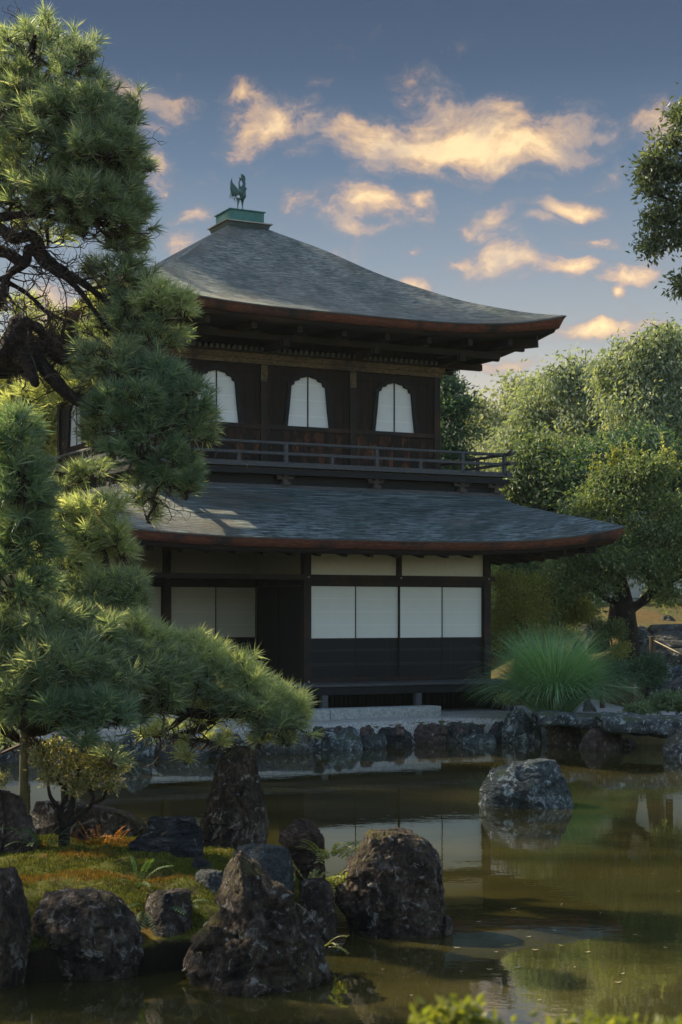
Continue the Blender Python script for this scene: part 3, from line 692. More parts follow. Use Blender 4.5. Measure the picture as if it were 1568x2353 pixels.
def rock(levels,Z,depth,mat,label,seed,cat='rock',name='rock',rough=.11,sq=2.6,ridge=0,sink=.25,nr=90,ns=150,skew=0,group=None,layer=0,facet=1.0):
    """levels: (y,xl,xr) outline rows in the photograph, at distance Z; depth in metres front to back"""
    lv=[(H+(1410-y)/FP*Z,(xl-784)/FP*Z,(xr-784)/FP*Z) for y,xl,xr in levels]
    zb=lv[-1][0]; zt=lv[0][0]; wmax=max(b-a for z,a,b in lv); rd=random.Random(seed)
    # facet planes for a broken, angular look
    hs=[l[0] for l in lv][::-1]; ls=[l[1] for l in lv][::-1]; rs=[l[2] for l in lv][::-1]
    V=[]; hgt=zt-zb
    planes=[]
    for k in range(13):
        an=rd.uniform(-2.85,-.3) if k<10 else rd.uniform(0,6.28); e=rd.uniform(-.2,.9)
        planes.append((Vector((math.cos(an)*math.cos(e)*.8,math.sin(an)*math.cos(e),math.sin(e))).normalized(),rd.uniform(.52,.80)))
    cx0=(ls[0]+rs[0])/2
    rows=[]
    for i in range(nr+1):
        t=i/nr; z=zb-sink+(zt-zb+sink)*(1-(1-t)**1.35)
        zz=max(z,zb); a=float(np.interp(zz,hs,ls)); b=float(np.interp(zz,hs,rs))
        rel=(b-a)/wmax; k=(zz-zb)/max(hgt,1e-4)
        dp=depth/2*(.35+.65*min(1,rel*1.1))*(1-.25*k**2)
        if i==nr: pass
        rows.append((z,(a+b)/2,(b-a)/2,dp,k))
    sv=Vector((seed*3.1,seed*1.7,seed*.9)); amp=rough*min(wmax,hgt*1.6)
    for i,(z,cx,ax,dp,k) in enumerate(rows):
        for j in range(ns):
            an=2*math.pi*j/ns; c,s=math.cos(an),math.sin(an)
            rr=(abs(c)**sq+abs(s)**sq)**(-1/sq)
            x=cx+ax*c*rr; y=Z+depth*.28+dp*s*rr+skew*k*depth
            q_=Vector((ax and (x-cx)/ax*.95,(y-Z-depth*.28)/(depth*.5),(z-zb-hgt*.35)/(hgt*.75)))
            if facet:
                for pn,pd in planes:
                    ov=pn.dot(q_)-pd
                    if ov>0: q_=q_-Vector((pn.x*.22,pn.y,0))*ov*1.0
                x=cx+q_.x*ax/.95; y=Z+depth*.28+q_.y*depth*.5
            V.append([x,y,z])
    n=len(V); tp_=V[-ns:]; V.append([sum(p[0] for p in tp_)/ns,sum(p[1] for p in tp_)/ns,rows[-1][0]+.0])
    # cap ring fill : shrink copies
    capr=6; base=(nr)*ns; F=[]
    ring=base
    for c_ in range(1,capr):
        f=1-c_/capr; st_=len(V); ctr=V[n]
        for j in range(ns):
            p=V[base+j]; V.append([ctr[0]+(p[0]-ctr[0])*f,ctr[1]+(p[1]-ctr[1])*f,p[2]+ (1-f*f)*.012*wmax])
        for j in range(ns): F.append((ring+j,ring+(j+1)%ns,st_+(j+1)%ns,st_+j))
        ring=st_
    V[n][2]+=.012*wmax
    for j in range(ns): F.append((ring+j,ring+(j+1)%ns,n,n))
    for i in range(nr):
        for j in range(ns): F.append((i*ns+j,i*ns+(j+1)%ns,(i+1)*ns+(j+1)%ns,(i+1)*ns+j))
    fr=1/max(.16,wmax*.42)
    out=[]
    for p in V:
        q_=Vector(p); c=Vector((cx0,Z+depth*.28,zb+hgt*.35)); d=q_-c; d.z*=.6; d.normalize()
        f=q_*fr+sv
        h=mn.fractal(f,1.0,2.1,6)*.22
        vd,vp=mn.voronoi(f*1.3); c0=vp[0]; h+=facet*1.5*mn.noise_vector(c0*5.3).dot(f*1.3-c0)+facet*.32*mn.noise(c0*9.1)
        vd2,vp2=mn.voronoi(f*3.4+Vector((4,4,4))); c0=vp2[0]; h+=facet*.55*mn.noise_vector(c0*5.3).dot(f*3.4+Vector((4,4,4))-c0)+facet*.12*mn.noise(c0*9.1)
        if layer: h+=layer*(1-abs(mn.noise(Vector((f.x*.6,f.y*.6,f.z*5))))*2)*.5
        if ridge: h+=ridge*(1-abs(mn.noise(f*2.2)))*.5
        h+=.16*mn.fractal(f*5,1.0,2.0,4); w1=mn.noise(Vector((f.x*2.6,f.y*2.6,f.z*1.1))*1.7); h-=.22*max(0,1-abs(w1)*14)*facet; h+=.10*mn.fractal(f*14,1.0,2.0,3)
        out.append(q_+d*h*amp)
    loc=(cx0,Z+depth*.28,zb)
    return mesh_np(name,[tuple(v) for v in out],F,mat,smooth=True,loc=loc,label=label,cat=cat,group=group)
def box_levels(x0,x1,y0,y1,lean=0,pt=.75):
    w=x1-x0; o=[]
    for t in (0,.06,.15,.3,.5,.75,1):
        k=(1-(1-t)**2.2)*(1-pt)+pt; m=(x0+x1)/2+lean*w*(1-t)
        o.append((y0+(y1-y0)*t,m-w*k/2,m+w*k/2))
    return o
# foreground group
rock([(1985,540,556),(2000,528,575),(2030,512,610),(2070,495,650),(2120,478,690),(2170,447,722),(2220,425,738),(2260,418,742),(2290,420,735)],9.95,.95,rk_dark,
 'large dark pointed boulder with a brown ridge rising from the water in front',11,rough=.10,ridge=.2,facet=1.1)
rock([(1924,850,935),(1930,838,950),(1945,828,985),(1975,815,1008),(2000,803,1017),(2050,787,1019),(2090,776,1022),(2125,790,1024),(2150,800,1022)],11.6,.75,rk_dark,
 'big blocky dark boulder standing in the water right of the moss islet',23,rough=.085,sq=3.2,facet=.9)
rock([(1722,528,572),(1728,515,588),(1745,500,590),(1790,488,592),(1830,476,605),(1860,468,612),(1900,462,616),(1940,455,618)],13.6,.5,rk_dark,
 'tall upright dark standing stone at the back edge of the moss islet',31,rough=.09,sq=3,facet=.8)
rock([(1952,575,640),(1957,540,665),(1975,530,675),(2010,535,677),(2060,545,676),(2120,560,678)],11.3,.5,rk_blue,'flat topped blue-grey stone directly behind the pointed boulder',41,rough=.07,sq=3.4,facet=.7)
rock([(1894,672,705),(1900,655,722),(1915,645,735),(1940,640,744),(1965,660,746),(1995,680,746)],12.7,.4,rk_brown,'pale brown stone with bark-like ridges among the ferns',53,rough=.11,layer=.35)
rock([(1887,345,415),(1893,335,440),(1915,328,455),(1940,302,458),(1960,298,460),(1995,308,455),(2030,320,450)],12.6,.6,rk_layer,'layered grey rock with cracked pale top lying in the moss',61,rough=.09,layer=.5,sq=3)
rock([(1850,60,150),(1856,52,250),(1870,50,310),(1885,55,335),(1905,60,348),(1930,64,340)],14.2,.55,rk_dark,'long low dark rock like a log behind the small twisted shrub',71,rough=.07,facet=.7)
rock([(1825,-60,20),(1835,-80,38),(1860,-90,52),(1900,-90,66),(1940,-90,72)],13.0,.6,rk_red,'rounded brown boulder at the left edge behind the moss',73,rough=.08)
rock([(2068,95,225),(2074,72,250),(2095,62,270),(2130,55,295),(2170,52,318),(2215,55,330)],10.3,.7,rk_dark,'broad dark rock with a pale flat top at the front edge of the moss',83,rough=.08,sq=3,facet=.8)
rock([(2015,-90,10),(2025,-90,20),(2060,-95,32),(2120,-95,45),(2180,-95,50),(2240,-95,48)],10.0,.7,rk_dark,'dark boulder cut off by the left edge beside the front water',89,rough=.08)
rock([(2060,345,425),(2066,330,435),(2090,325,438),(2130,325,438),(2190,330,430)],10.7,.5,rk_dark,'small dark stone wedged left of the pointed boulder at the waterline',91,rough=.08,facet=.7)
rock([(2008,462,500),(2015,445,515),(2040,438,520),(2080,440,520)],11.3,.35,rk_blue,'small blue-grey stone half buried in moss left of the pointed boulder',93,rough=.09)
rock([(1975,446,460),(1985,438,480),(2005,436,486),(2020,436,488)],11.9,.25,rk_layer,'little angular stone beside the layered rock',94,rough=.09)
rock([(2030,690,745),(2040,680,762),(2080,680,770),(2130,690,775),(2170,700,772)],11.4,.4,rk_dark,'mossy dark stone under the ferns between the two big boulders',95,rough=.08)
rock([(2108,1022,1032),(2114,1020,1040),(2126,1020,1042)],11.7,.15,rk_red,'tiny rusty stone poking from the water at the blocky boulder',97,rough=.1,nr=16,ns=24)
# rock in the pond
rock([(1755,1185,1284),(1760,1155,1288),(1777,1116,1297),(1792,1109,1305),(1822,1101,1316),(1841,1101,1322),(1852,1102,1324)],19.4,.85,rk_pond,
 'grey-green boulder alone in the open water in the middle of the pond',101,rough=.075,sq=3,facet=.9)
# stones of the far bank
def bank(x0,x1,y0,y1,Z,mat,label,seed,pt=.7,d=.5,lean=0,**k):
    k.setdefault('sq',3.6); k.setdefault('rough',.11); return rock(box_levels(x0-.07*(x1-x0),x1+.07*(x1-x0),y0,y1,lean or .12*math.sin(seed*2.3),pt),Z,d,mat,label,seed,nr=30,ns=56,**k)
bank(700,825,1677,1716,27.7,rk_pond,'long flat-topped slab in the bank below the granite step',201,.9,.7,rough=.05,sq=4)
bank(832,866,1668,1700,28.3,rk_bank,'small cone-shaped stone on the bank behind the wet flat stone',202,.15,.3)
bank(807,883,1690,1716,27.9,rk_blue,'wet flat-topped stone low at the waterline',203,.75,.4)
bank(868,953,1676,1709,28.6,rk_layer,'rounded grey bank stone left of the rusty square stone',204,.7)
bank(955,1022,1667,1706,29.1,rk_red,'square rusty bank stone in the middle of the waterline',205,.85,sq=3.4)
bank(1020,1075,1664,1706,29.2,rk_bank,'dark blue bank stone right of the rusty square stone',206,.7)
bank(1070,1112,1666,1705,29.3,rk_bank,'dark bank stone leaning against its blue neighbour',207,.7)
bank(1068,1136,1688,1714,28.9,rk_pond,'low pale rubble stone at the waterline before the dark stones',208,.6,.35)
bank(1122,1163,1661,1710,29.2,rk_layer,'slanting pale streaked stone beside the big pointed bank rock',209,.4,.4,.15,layer=.4)
bank(1155,1245,1636,1716,29.0,rk_pond,'large pointed blue-grey rock at the left end of the stone bridge',210,.25,.8,-.05)
bank(560,705,1690,1722,26.9,rk_bank,'long bank stone mostly behind the low pine bough',211,.85,.5)
bank(470,565,1688,1728,26.4,rk_bank,'grey bank stone seen through the pine twigs',212,.7,.5)
bank(275,345,1675,1738,25.7,rk_pond,'steep pale blue stone on the far bank under the pine',213,.45,.5)
bank(345,470,1700,1735,26.0,rk_bank,'low bank stone between the steep pale stone and the pine twigs',214,.8,.5)
bank(130,280,1705,1745,25.4,rk_bank,'low dark bank stone at the left below the pine',215,.8,.5)
bank(-30,130,1712,1752,25.2,rk_bank,'leftmost low stone of the far bank',216,.8,.5)
rdm=random.Random(4)
for i in range(13):
    x=rdm.uniform(700,1110); w_=rdm.uniform(14,34); y=1672-(x-700)*.014+rdm.uniform(-3,3)
    rock(box_levels(x,x+w_,y,y+rdm.uniform(6,10),0,.7),29.0+(x-1000)*.0052,.22,rk_red if i%3 else rk_layer,'flat reddish rubble stone along the edge of the pale gravel',700+i,nr=10,ns=24,sink=.1,rough=.09,group='rubble stones edging the gravel')
# bridge
def slab(x0,x1,ya,yb,Z,dep,label,seed):
    a=P(x0,ya,Z); b=P(x1,ya,Z); zt=a.z; zb=H+(1410-yb)/FP*Z
    nxs,nys,nz=60,20,8; V=[];F=[]
    # closed ring cross-section swept along x
    L=b.x-a.x; prof_=[]
    for k in range(40):
        an=2*math.pi*k/40; c,s=math.cos(an),math.sin(an); rr=(abs(c)**5+abs(s)**5)**(-.2); prof_.append((c*rr*.5,s*rr*.5))
    for i in range(nxs+1):
        t=i/nxs; e=min(1,(1-(abs(2*t-1))**14)**.4+.02)
        for (py,pz) in prof_:
            V.append(Vector((a.x+L*t,Z+dep/2+py*dep*(.7+.3*e),(zt+zb)/2+pz*(zt-zb)*(e*.5+.5)+.03*math.sin(t*5+seed))))
    out=[]
    for p in V:
        f=p*2.2+Vector((seed,0,0)); h=mn.fractal(f,1,2,5)*.05+(.3-mn.voronoi(f*1.6)[0][0])*.05+mn.fractal(f*5,1,2,3)*.015
        d=Vector((0,p.y-Z-dep/2,(p.z-(zt+zb)/2)*2)).normalized(); out.append(p+d*h*(1 if d.z<.8 else .5)+Vector((h*.6,0,0)))
    for i in range(nxs):
        for k in range(40): F.append((i*40+k,i*40+(k+1)%40,(i+1)*40+(k+1)%40,(i+1)*40+k))
    c0=len(out); out.append(sum(out[:40],Vector())/40); c1=len(out); out.append(sum(out[nxs*40:nxs*40+40],Vector())/40)
    for k in range(40): F.append((k,(k+1)%40,c0,c0)); F.append((nxs*40+k,nxs*40+(k+1)%40,c1,c1))
    mesh_np('bridge_slab',[tuple(v) for v in out],F,rk_pond,smooth=True,loc=(a.x+L/2,Z+dep/2,zb),label=label,cat='stone slab')
slab(1238,1418,1643,1676,27.9,1.15,'left slab of the low stone bridge, its end resting by the pointed bank rock',1)
slab(1392,1640,1647,1692,26.9,1.2,'right and thicker slab of the low stone bridge running out of frame',2)
bank(1268,1345,1672,1722,28.4,rk_dark,'dark stone holding up the left bridge slab',221,.8,.8)
bank(1340,1430,1678,1728,27.6,rk_red,'reddish pier stone where the two bridge slabs meet',222,.6,.7)
bank(1545,1640,1680,1760,26.0,rk_bank,'tall pier stone under the right bridge slab at the frame edge',223,.8,.8)
bank(1425,1470,1700,1735,28.2,rk_dark,'dark stone in the shade behind the reddish pier',224,.7,.5)
bank(1525,1640,1560,1600,31.5,rk_bank,'rounded grey rock on the moss at the right edge',225,.6,.8)
# small tied stone on the bridge
ts=bank(1343,1370,1612,1634,28.6,rk_bank,'small round marker stone tied with dark cord, sitting on the left bridge slab',226,.35,.2,sink=.02)
p=P(1356,1611,28.66); MB().tube([p+Vector((0,.02,.0)),p+Vector((-.01,.02,.03)),p+Vector((.0,.02,.055))],[.02,.012,.008],8).tube([p+Vector((.0,.02,.05)),p+Vector((-.04,.02,.08)),p+Vector((-.01,.02,.05)),p+Vector((.035,.02,.085))],.005,5).build('cord_knot',simple('dark_cord',(.02,.02,.02),(.06,.055,.05),30),loc=None,parent=None)
k_=bpy.data.objects['cord_knot']; mw=Vector(ts.location); k_.data.transform(__import__('mathutils').Matrix.Translation(-mw)); k_.parent=ts
# right bank garden : rocks, steps
for i,(x0,x1,y0,y1,Z,m,lb,pt) in enumerate([
 (1418,1495,1585-10,1590+8,35.2,rk_bank,'low dark retaining stone below the green shrub',.8),
 (1495,1568+60,1535-5,1580,34.0,rk_pond,'large pale pitted boulder below the garden steps',.8),
 (1435,1500,1485,1525,37.6,rk_bank,'dark stone right of the tree trunk below the steps',.8),
 (1455,1500,1440,1490,38.4,rk_pond,'upright mottled rock left of the wooden rail post',.75),
 (1500,1640,1492,1512,37.2,rk_bank,'long dark stone slab at the foot of the steps',.9),
 (1340,1385,1418,1440,42.0,rk_red,'sunlit flat brown rock on the mossy mound',.7),
 (1335,1362,1436,1458,41.0,rk_bank,'dark boulder left of the sunlit brown rock',.7),
 (1320,1345,1475,1500,38.5,rk_bank,'grey stone beside the top of the tall grass',.6),
 (1525,1560,1415,1445,43.0,rk_bank,'rounded stone beside the upper steps',.5),
 (1455,1530,1418,1450,44.0,rk_bank,'broad dark rock under the pale stone plinth',.8),
 (1355,1400,1462,1475,39.5,rk_bank,'thin dark stone lying on the orange moss',.6),
 ]): bank(x0,x1,y0,y1,Z,m,lb,300+i,pt,.7)
for i,(x0,x1,y0,y1,Z,lb) in enumerate([(1500,1640,1474,1500,38.2,'lowest worn stone step, sunlit at its left end'),(1503,1640,1452,1476,39.3,'middle stone step of the garden stair'),(1508,1640,1436,1453,40.3,'upper stone step of the garden stair')]):
    bank(x0,x1,y0,y1,Z,rk_bank,lb,330+i,.93,1.1,name='stone_step',cat='step',sq=5,rough=.02,facet=.5)
# wooden stakes and rope
m_stake=wood('stake_wood',(.05,.035,.025),(.16,.11,.075))
m_rope=simple('straw_rope',(.30,.24,.15),(.5,.42,.28),60)
def stake(x,y0,y1,Z,r,label,ring=True):
    a=P(x,y1,Z); b=P(x,y0,Z); m=MB().tube([a-Vector((0,0,.1)),a,(a+b)/2,b-Vector((0,0,.015)),b],[r,r,r*1.02,r,r*.85],12)
    o=m.build('stake',m_stake,loc=tuple(a),smooth=False,label=label,cat='post')
    return a,b
s1=stake(1458,1568,1622,30.6,.042,'short round wooden stake with a rope tied round it on the moss'); s2=stake(1385,1569,1615,30.9,.05,'short wooden stake half hidden by the tall grass')
pa=P(1458,1580,30.6); pb=P(1385,1572,30.9)
MB().tube([pa+Vector((.05,-.04,0)),pa+Vector((-.05,-.04,0)),pa.lerp(pb,.5)+Vector((0,0,-.02)),pb],.011,6).tube([pa+Vector((math.cos(k)*.05,math.sin(k)*.05,0)) for k in np.linspace(0,6.3,14)],.012,6).build('rope',m_rope,loc=tuple(pa),label='straw rope stretched between the two short stakes by the bridge',cat='rope')
s3=stake(1500,1462,1498,37.4,.07,'grey wooden rail post beside the garden steps'); s4=stake(1438+11,1440,1470,40.5,.06,'dark wooden post behind the tree trunk')
stake(1460,1436,1475,41.0,.07,'taller wooden rail post near the pale plinth')
pa=P(1500,1470,37.4); MB().tube([P(1462,1440,41),pa,P(1600,1520,35.2)],.012,5).build('rope',m_rope,loc=tuple(pa),label='thin rope slanting down along the garden steps',cat='rope')
# background hall
hall=empty('temple_hall',P(1455,1418,46),R(8),label='low hall with dark tiled roof on a pale stone plinth behind the trees',cat='building')
m_pl=simple('plinth_stone',(.34,.35,.33),(.50,.50,.46),25,.85,.3,.006)
pm=MB()
hx=1.75
for i in range(4): pm.box(-1.6+i*.86,-1.6+i*.86+.85,-.0,.4,.0,.52)
pm.build('plinth',m_pl,hall,bevel=.01); MB().box(-1.8,2.0,-.08,.5,.525,.72).build('plinth_cap',m_pl,hall,bevel=.01)
MB().box(-6,3.2,1.6,7,-.3,2.3).build('wall',m_plaster,hall); 
for u in (-5.9,-4,-2,0,1.6,3.1): MB().box(u-.09,u+.09,1.5,1.598,-.3,2.3).build('post',m_dark,hall)
m_tl=NT('tiled_roof'); f=m_tl.n('ShaderNodeTexWave'); f.inputs['Scale'].default_value=1.75; m_tl.l(m_tl.co((1,0,0)),f.inputs['Vector']); m_tl.bsdf(m_tl.ramp(f.outputs['Fac'],[(.2,(.05,.055,.06)),(.8,(.22,.23,.24))]),.6,m_tl.bump(f.outputs['Fac'],.6,.05),.4); m_tl=m_tl.m
MB().prism([(.6,2.35),(4.3,4.1),(8,2.35),(8,2.2),(4.3,3.9),(.6,2.2)],'x',-7,4.2).build('roof',m_tl,hall); MB().box(-7.1,4.3,4.15,4.45,4.0,4.35).build('roof_ridge',m_tl,hall)
gh=empty('gatehouse',P(1210,1400,54),R(-15),label='small brown-gabled outbuilding glimpsed behind the bushes right of the pavilion',cat='building')
MB().box(-2,4,0,4,-.3,2.2).build('wall',m_plaster,gh); MB().prism([(-.8,2.1),(2,3.4),(4.8,2.1),(4.8,1.95),(2,3.2),(-.8,1.95)],'x',-2.6,4.6).build('roof',simple('brown_bark_roof',(.12,.07,.05),(.25,.15,.11),6),gh)
gw=empty('garden_wall',P(1200,1380,49),R(4),label='long tiled garden wall behind the bushes',cat='wall')
MB().box(-8,5,0,.3,-1,1.0).build('wall_body',m_plaster,gw); MB().prism([(-.35,1.0),(.15,1.3),(.65,1.0)],'x',-8.2,5.2).build('wall_coping',m_tl,gw)
# ---------------------------------------------------------------- pines
m_bark=rockmat('pine_bark',(.018,.012,.01),(.06,.038,.028),(.15,.10,.075),stretch=(1,1,.6),sc_=9,bump=1.0)
m_twig=simple('pine_twig',(.02,.014,.01),(.07,.045,.03),20,.85,.3)
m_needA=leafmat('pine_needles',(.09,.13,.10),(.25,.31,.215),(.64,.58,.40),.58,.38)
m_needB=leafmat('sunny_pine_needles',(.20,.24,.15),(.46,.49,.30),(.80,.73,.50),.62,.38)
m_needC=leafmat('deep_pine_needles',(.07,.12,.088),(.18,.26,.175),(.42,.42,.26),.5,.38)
def unit(a): return a/np.maximum(np.linalg.norm(a,axis=-1,keepdims=True),1e-9)
def perp(d,r):
    return unit(np.cross(d,r))
def needles(P0,A,L,nper,wid,spread=(.15,1.25)):
    """P0 (n,3) tuft bases, A (n,3) axes -> triangles"""
    n=len(P0); N=n*nper
    p=np.repeat(P0,nper,0); a=np.repeat(unit(A),nper,0)
    r=perp(a,rng.normal(size=(N,3))); th=rng.uniform(spread[0],spread[1],N)[:,None]
    d=a*np.cos(th)+r*np.sin(th)
    s=rng.uniform(-.25,.30,N)[:,None]*np.repeat(L,nper)[:,None]
    b=p+a*s; ln=(np.repeat(L,nper)*rng.uniform(.7,1.12,N))[:,None]
    d2=unit(d+np.array([0,0,-.10])*rng.uniform(0,1,(N,1)))
    side=perp(d,rng.normal(size=(N,3)))*wid
    V=np.empty((N,4,3)); V[:,0]=b-side*.5; V[:,1]=b+side*.5; V[:,2]=b+d*ln*.55+side*.45; V[:,3]=b+d2*ln
    return V.reshape(-1,3)
def quads(n): return np.arange(n*4).reshape(n,4)
def tubes_np(segs):
    """segs list of (a,b,ra,rb) -> verts, quads; 3 sided"""
    a=np.array([s[0] for s in segs]); b=np.array([s[1] for s in segs]); ra=np.array([s[2] for s in segs])[:,None]; rb=np.array([s[3] for s in segs])[:,None]
    d=unit(b-a); u=perp(d,np.array([.31,.77,.55])+0*d); v=np.cross(d,u); V=np.empty((len(segs),6,3))
    for k in range(3):
        c,s=math.cos(2.094*k),math.sin(2.094*k); o=u*c+v*s; V[:,k]=a+o*ra; V[:,3+k]=b+o*rb
    base=np.arange(len(segs))[:,None]*6
    F=np.concatenate([base+np.array([k,(k+1)%3,3+(k+1)%3,3+k]) for k in range(3)])
    return V.reshape(-1,3),F
def wig(pts,n=6,amp=.03,seed=0):
    """smooth wiggly path through points"""
    pts=[Vector(p) for p in pts]; out=[]
    for i in range(len(pts)-1):
        p0=pts[max(i-1,0)];p1=pts[i];p2=pts[i+1];p3=pts[min(i+2,len(pts)-1)]
        for k in range(n):
            t=k/n; q=.5*((2*p1)+(p2-p0)*t+(2*p0-5*p1+4*p2-p3)*t*t+(-p0+3*p1-3*p2+p3)*t**3)
            q+=amp*mn.noise_vector(q*2.3+Vector((seed,0,0)))
            out.append(q)
    out.append(pts[-1]); return out
def pine(name,label,trunk,boughs,pads,seed,density=1.0,bare=.5):
    """trunk/boughs: lists of ((x,y,Z),r) ; pads: (x,y,rx,ry,Z,kind,fill)"""
    global rng
    rng=np.random.default_rng(seed)
    tp=[P(*p) for p,_ in trunk]; base=tuple(tp[0]); 
    root=empty(name,base,label=label,cat='tree')
    L0=Vector(base)
    def path(b,amp):
        pts=wig([P(*p) for p,_ in b],7,amp,seed); r=np.interp(np.linspace(0,len(b)-1,len(pts)),range(len(b)),[r for _,r in b])
        return pts,r
    pts,r=path(trunk,.06); r=[x*(1+.10*mn.noise(p*5)) for x,p in zip(r,pts)]
    MB().tube([p-L0 for p in pts],list(r),14).build('trunk',m_bark,root,smooth=True)
    nodes=[]
    for b in boughs:
        pts,r=path(b,.05); r2=[x*(1+.28*mn.noise(p*14)+.15*mn.noise(p*31)) for x,p in zip(r,pts)]
        MB().tube([p-L0 for p in pts],r2,9).build('bough',m_bark,root,smooth=True)
        nodes+=[(p,x) for p,x in zip(pts,r)]
    NP=np.array([tuple(p) for p,_ in nodes])
    segs=[]; groups={'A':[[],[],[]],'B':[[],[],[]],'C':[[],[],[]]}
    for (x,y,rx,ry,Z,kind,fill) in pads:
        c=np.array(P(x,y,Z)); rx=max(rx*1.12-14,14); ry=max(ry*1.12-9,10); ax=rx*Z/FP; az_=ry*Z/FP; ay=min(max(ax,az_)*.9,.55)
        vol=ax*ay*az_; n=int(density*fill*(620*(ax*az_+ax*ay+ay*az_)/3*1.0+4))
        # tuft positions: shell, fewer below
        d=rng.normal(size=(n*3,3)); d=unit(d); keep=(d[:,2]>-.55)|(rng.random(n*3)<.35); d=d[keep][:n]
        rad=rng.uniform(.35,1,len(d))**.45
        # lumps : uneven outline
        lump=np.array([1+.5*mn.noise(Vector(tuple(q*2.4))+Vector((x*.1,y*.1,0))) for q in d])
        pos=c+d*rad[:,None]*lump[:,None]*np.array([ax,ay,az_])
        o_=rng.random(len(pos))<.12; pos[o_]=c+(pos[o_]-c)*1.28
        # tier structure: cluster tufts around sprays
        ns=max(3,n//9); spr=pos[rng.integers(0,len(pos),ns)]; idx=np.argmin(((pos[:,None]-spr[None])**2).sum(-1),1)
        pos=pos*.72+spr[idx]*.28
        axd=unit(d*np.array([.8,.8,.45])+np.array([0,0,.62])+rng.normal(size=d.shape)*.28)
        # twigs: bough -> pad hub -> sprays -> tufts
        j=int(np.argmin(((NP-c)**2).sum(1)))
        hub=c+np.array([0,0,-.25*az_])
        st=NP[j]
        mid=(st+hub)/2+rng.normal(size=3)*.06
        lst=[st,mid,hub]; 
        for a_,b_ in zip(lst[:-1],lst[1:]): segs.append((a_,b_,.02,.014))
        for k in range(ns):
            e=spr[k]-np.array([0,0,.05]); dd=e-hub; m1=hub+dd*.35+rng.normal(size=3)*.05*np.linalg.norm(dd)+np.array([0,0,-.04]); m2=hub+dd*.7+rng.normal(size=3)*.07*np.linalg.norm(dd)
            segs+= [(hub,m1,.012,.009),(m1,m2,.009,.007),(m2,e,.007,.005)]
        for k in range(len(pos)):
            e=spr[idx[k]]-np.array([0,0,.05]); m1=(e+pos[k])/2+rng.normal(size=3)*.02-axd[k]*.03
            segs+=[(e,m1,.0045,.0035),(m1,pos[k]+axd[k]*.02,.0035,.003)]
        g=groups[kind]; g[0].append(pos); g[1].append(axd); g[2].append(rng.uniform(.11,.165,len(pos))*(1.0 if Z>13 else 1.1))
    # bare crooked twigs along the boughs
    def walk(p,d,L,r,lev):
        n_=5; st_=L/n_
        for k in range(n_):
            d=unit(d+rng.normal(size=3)*.38+np.array([0,-.02,.03])); q_=p+d*st_; segs.append((p,q_,r*(1-k/n_*.6),r*(1-(k+1)/n_*.6)))
            p=q_
            if lev>0 and rng.random()<.75: walk(p,unit(d+rng.normal(size=3)*.9),L*rng.uniform(.35,.65),r*.6,lev-1)
    for q0 in NP[::2]:
        if rng.random()<bare: walk(q0,unit(rng.normal(size=3)*np.array([1,.6,1])+np.array([.1,0,.1])),rng.uniform(.2,.55),.009,2)
    V,F=tubes_np(segs); mesh_np('twigs',V-np.array(base),F,m_twig,root)
    for kind,mat in (('A',m_needA),('B',m_needB),('C',m_needC)):
        g=groups[kind]
        if g[0]:
            V=needles(np.concatenate(g[0]),np.concatenate(g[1]),np.concatenate(g[2]),38,.0052); mesh_np('needle_foliage',V-np.array(base),quads(len(V)//4),mat,root)
            print(name,kind,len(V)//4)
ZT=15.0
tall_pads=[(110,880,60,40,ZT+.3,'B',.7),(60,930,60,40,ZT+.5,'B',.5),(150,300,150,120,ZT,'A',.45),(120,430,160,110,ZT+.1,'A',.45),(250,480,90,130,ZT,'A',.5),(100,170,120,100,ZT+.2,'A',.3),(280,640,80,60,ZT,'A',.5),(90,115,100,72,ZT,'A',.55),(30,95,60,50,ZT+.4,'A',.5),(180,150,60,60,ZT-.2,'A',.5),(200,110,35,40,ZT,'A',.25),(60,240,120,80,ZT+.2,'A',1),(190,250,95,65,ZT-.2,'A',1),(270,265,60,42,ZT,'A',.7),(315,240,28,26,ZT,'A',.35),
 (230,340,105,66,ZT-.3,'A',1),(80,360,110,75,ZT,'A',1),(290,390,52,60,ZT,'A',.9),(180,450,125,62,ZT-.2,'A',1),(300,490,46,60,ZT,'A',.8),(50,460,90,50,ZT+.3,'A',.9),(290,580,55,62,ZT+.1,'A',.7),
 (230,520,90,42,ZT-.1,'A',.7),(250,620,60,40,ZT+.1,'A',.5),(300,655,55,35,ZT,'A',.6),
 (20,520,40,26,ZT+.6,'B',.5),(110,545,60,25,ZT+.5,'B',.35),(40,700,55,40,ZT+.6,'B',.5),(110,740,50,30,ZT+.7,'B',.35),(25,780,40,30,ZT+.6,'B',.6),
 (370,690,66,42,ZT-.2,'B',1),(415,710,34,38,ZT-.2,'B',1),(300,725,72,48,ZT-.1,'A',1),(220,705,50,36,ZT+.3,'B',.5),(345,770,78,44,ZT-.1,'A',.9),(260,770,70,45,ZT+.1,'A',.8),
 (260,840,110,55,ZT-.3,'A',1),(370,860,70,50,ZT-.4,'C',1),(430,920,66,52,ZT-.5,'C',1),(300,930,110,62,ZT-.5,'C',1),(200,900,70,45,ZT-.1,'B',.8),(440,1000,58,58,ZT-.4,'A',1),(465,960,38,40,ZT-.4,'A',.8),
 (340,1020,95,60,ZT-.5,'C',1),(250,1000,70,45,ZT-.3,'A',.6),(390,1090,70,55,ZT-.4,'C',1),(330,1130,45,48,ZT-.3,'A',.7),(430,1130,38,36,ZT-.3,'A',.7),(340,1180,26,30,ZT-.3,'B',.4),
 (160,1110,55,38,ZT+.3,'A',.8),(210,1085,50,30,ZT+.4,'A',.5)]
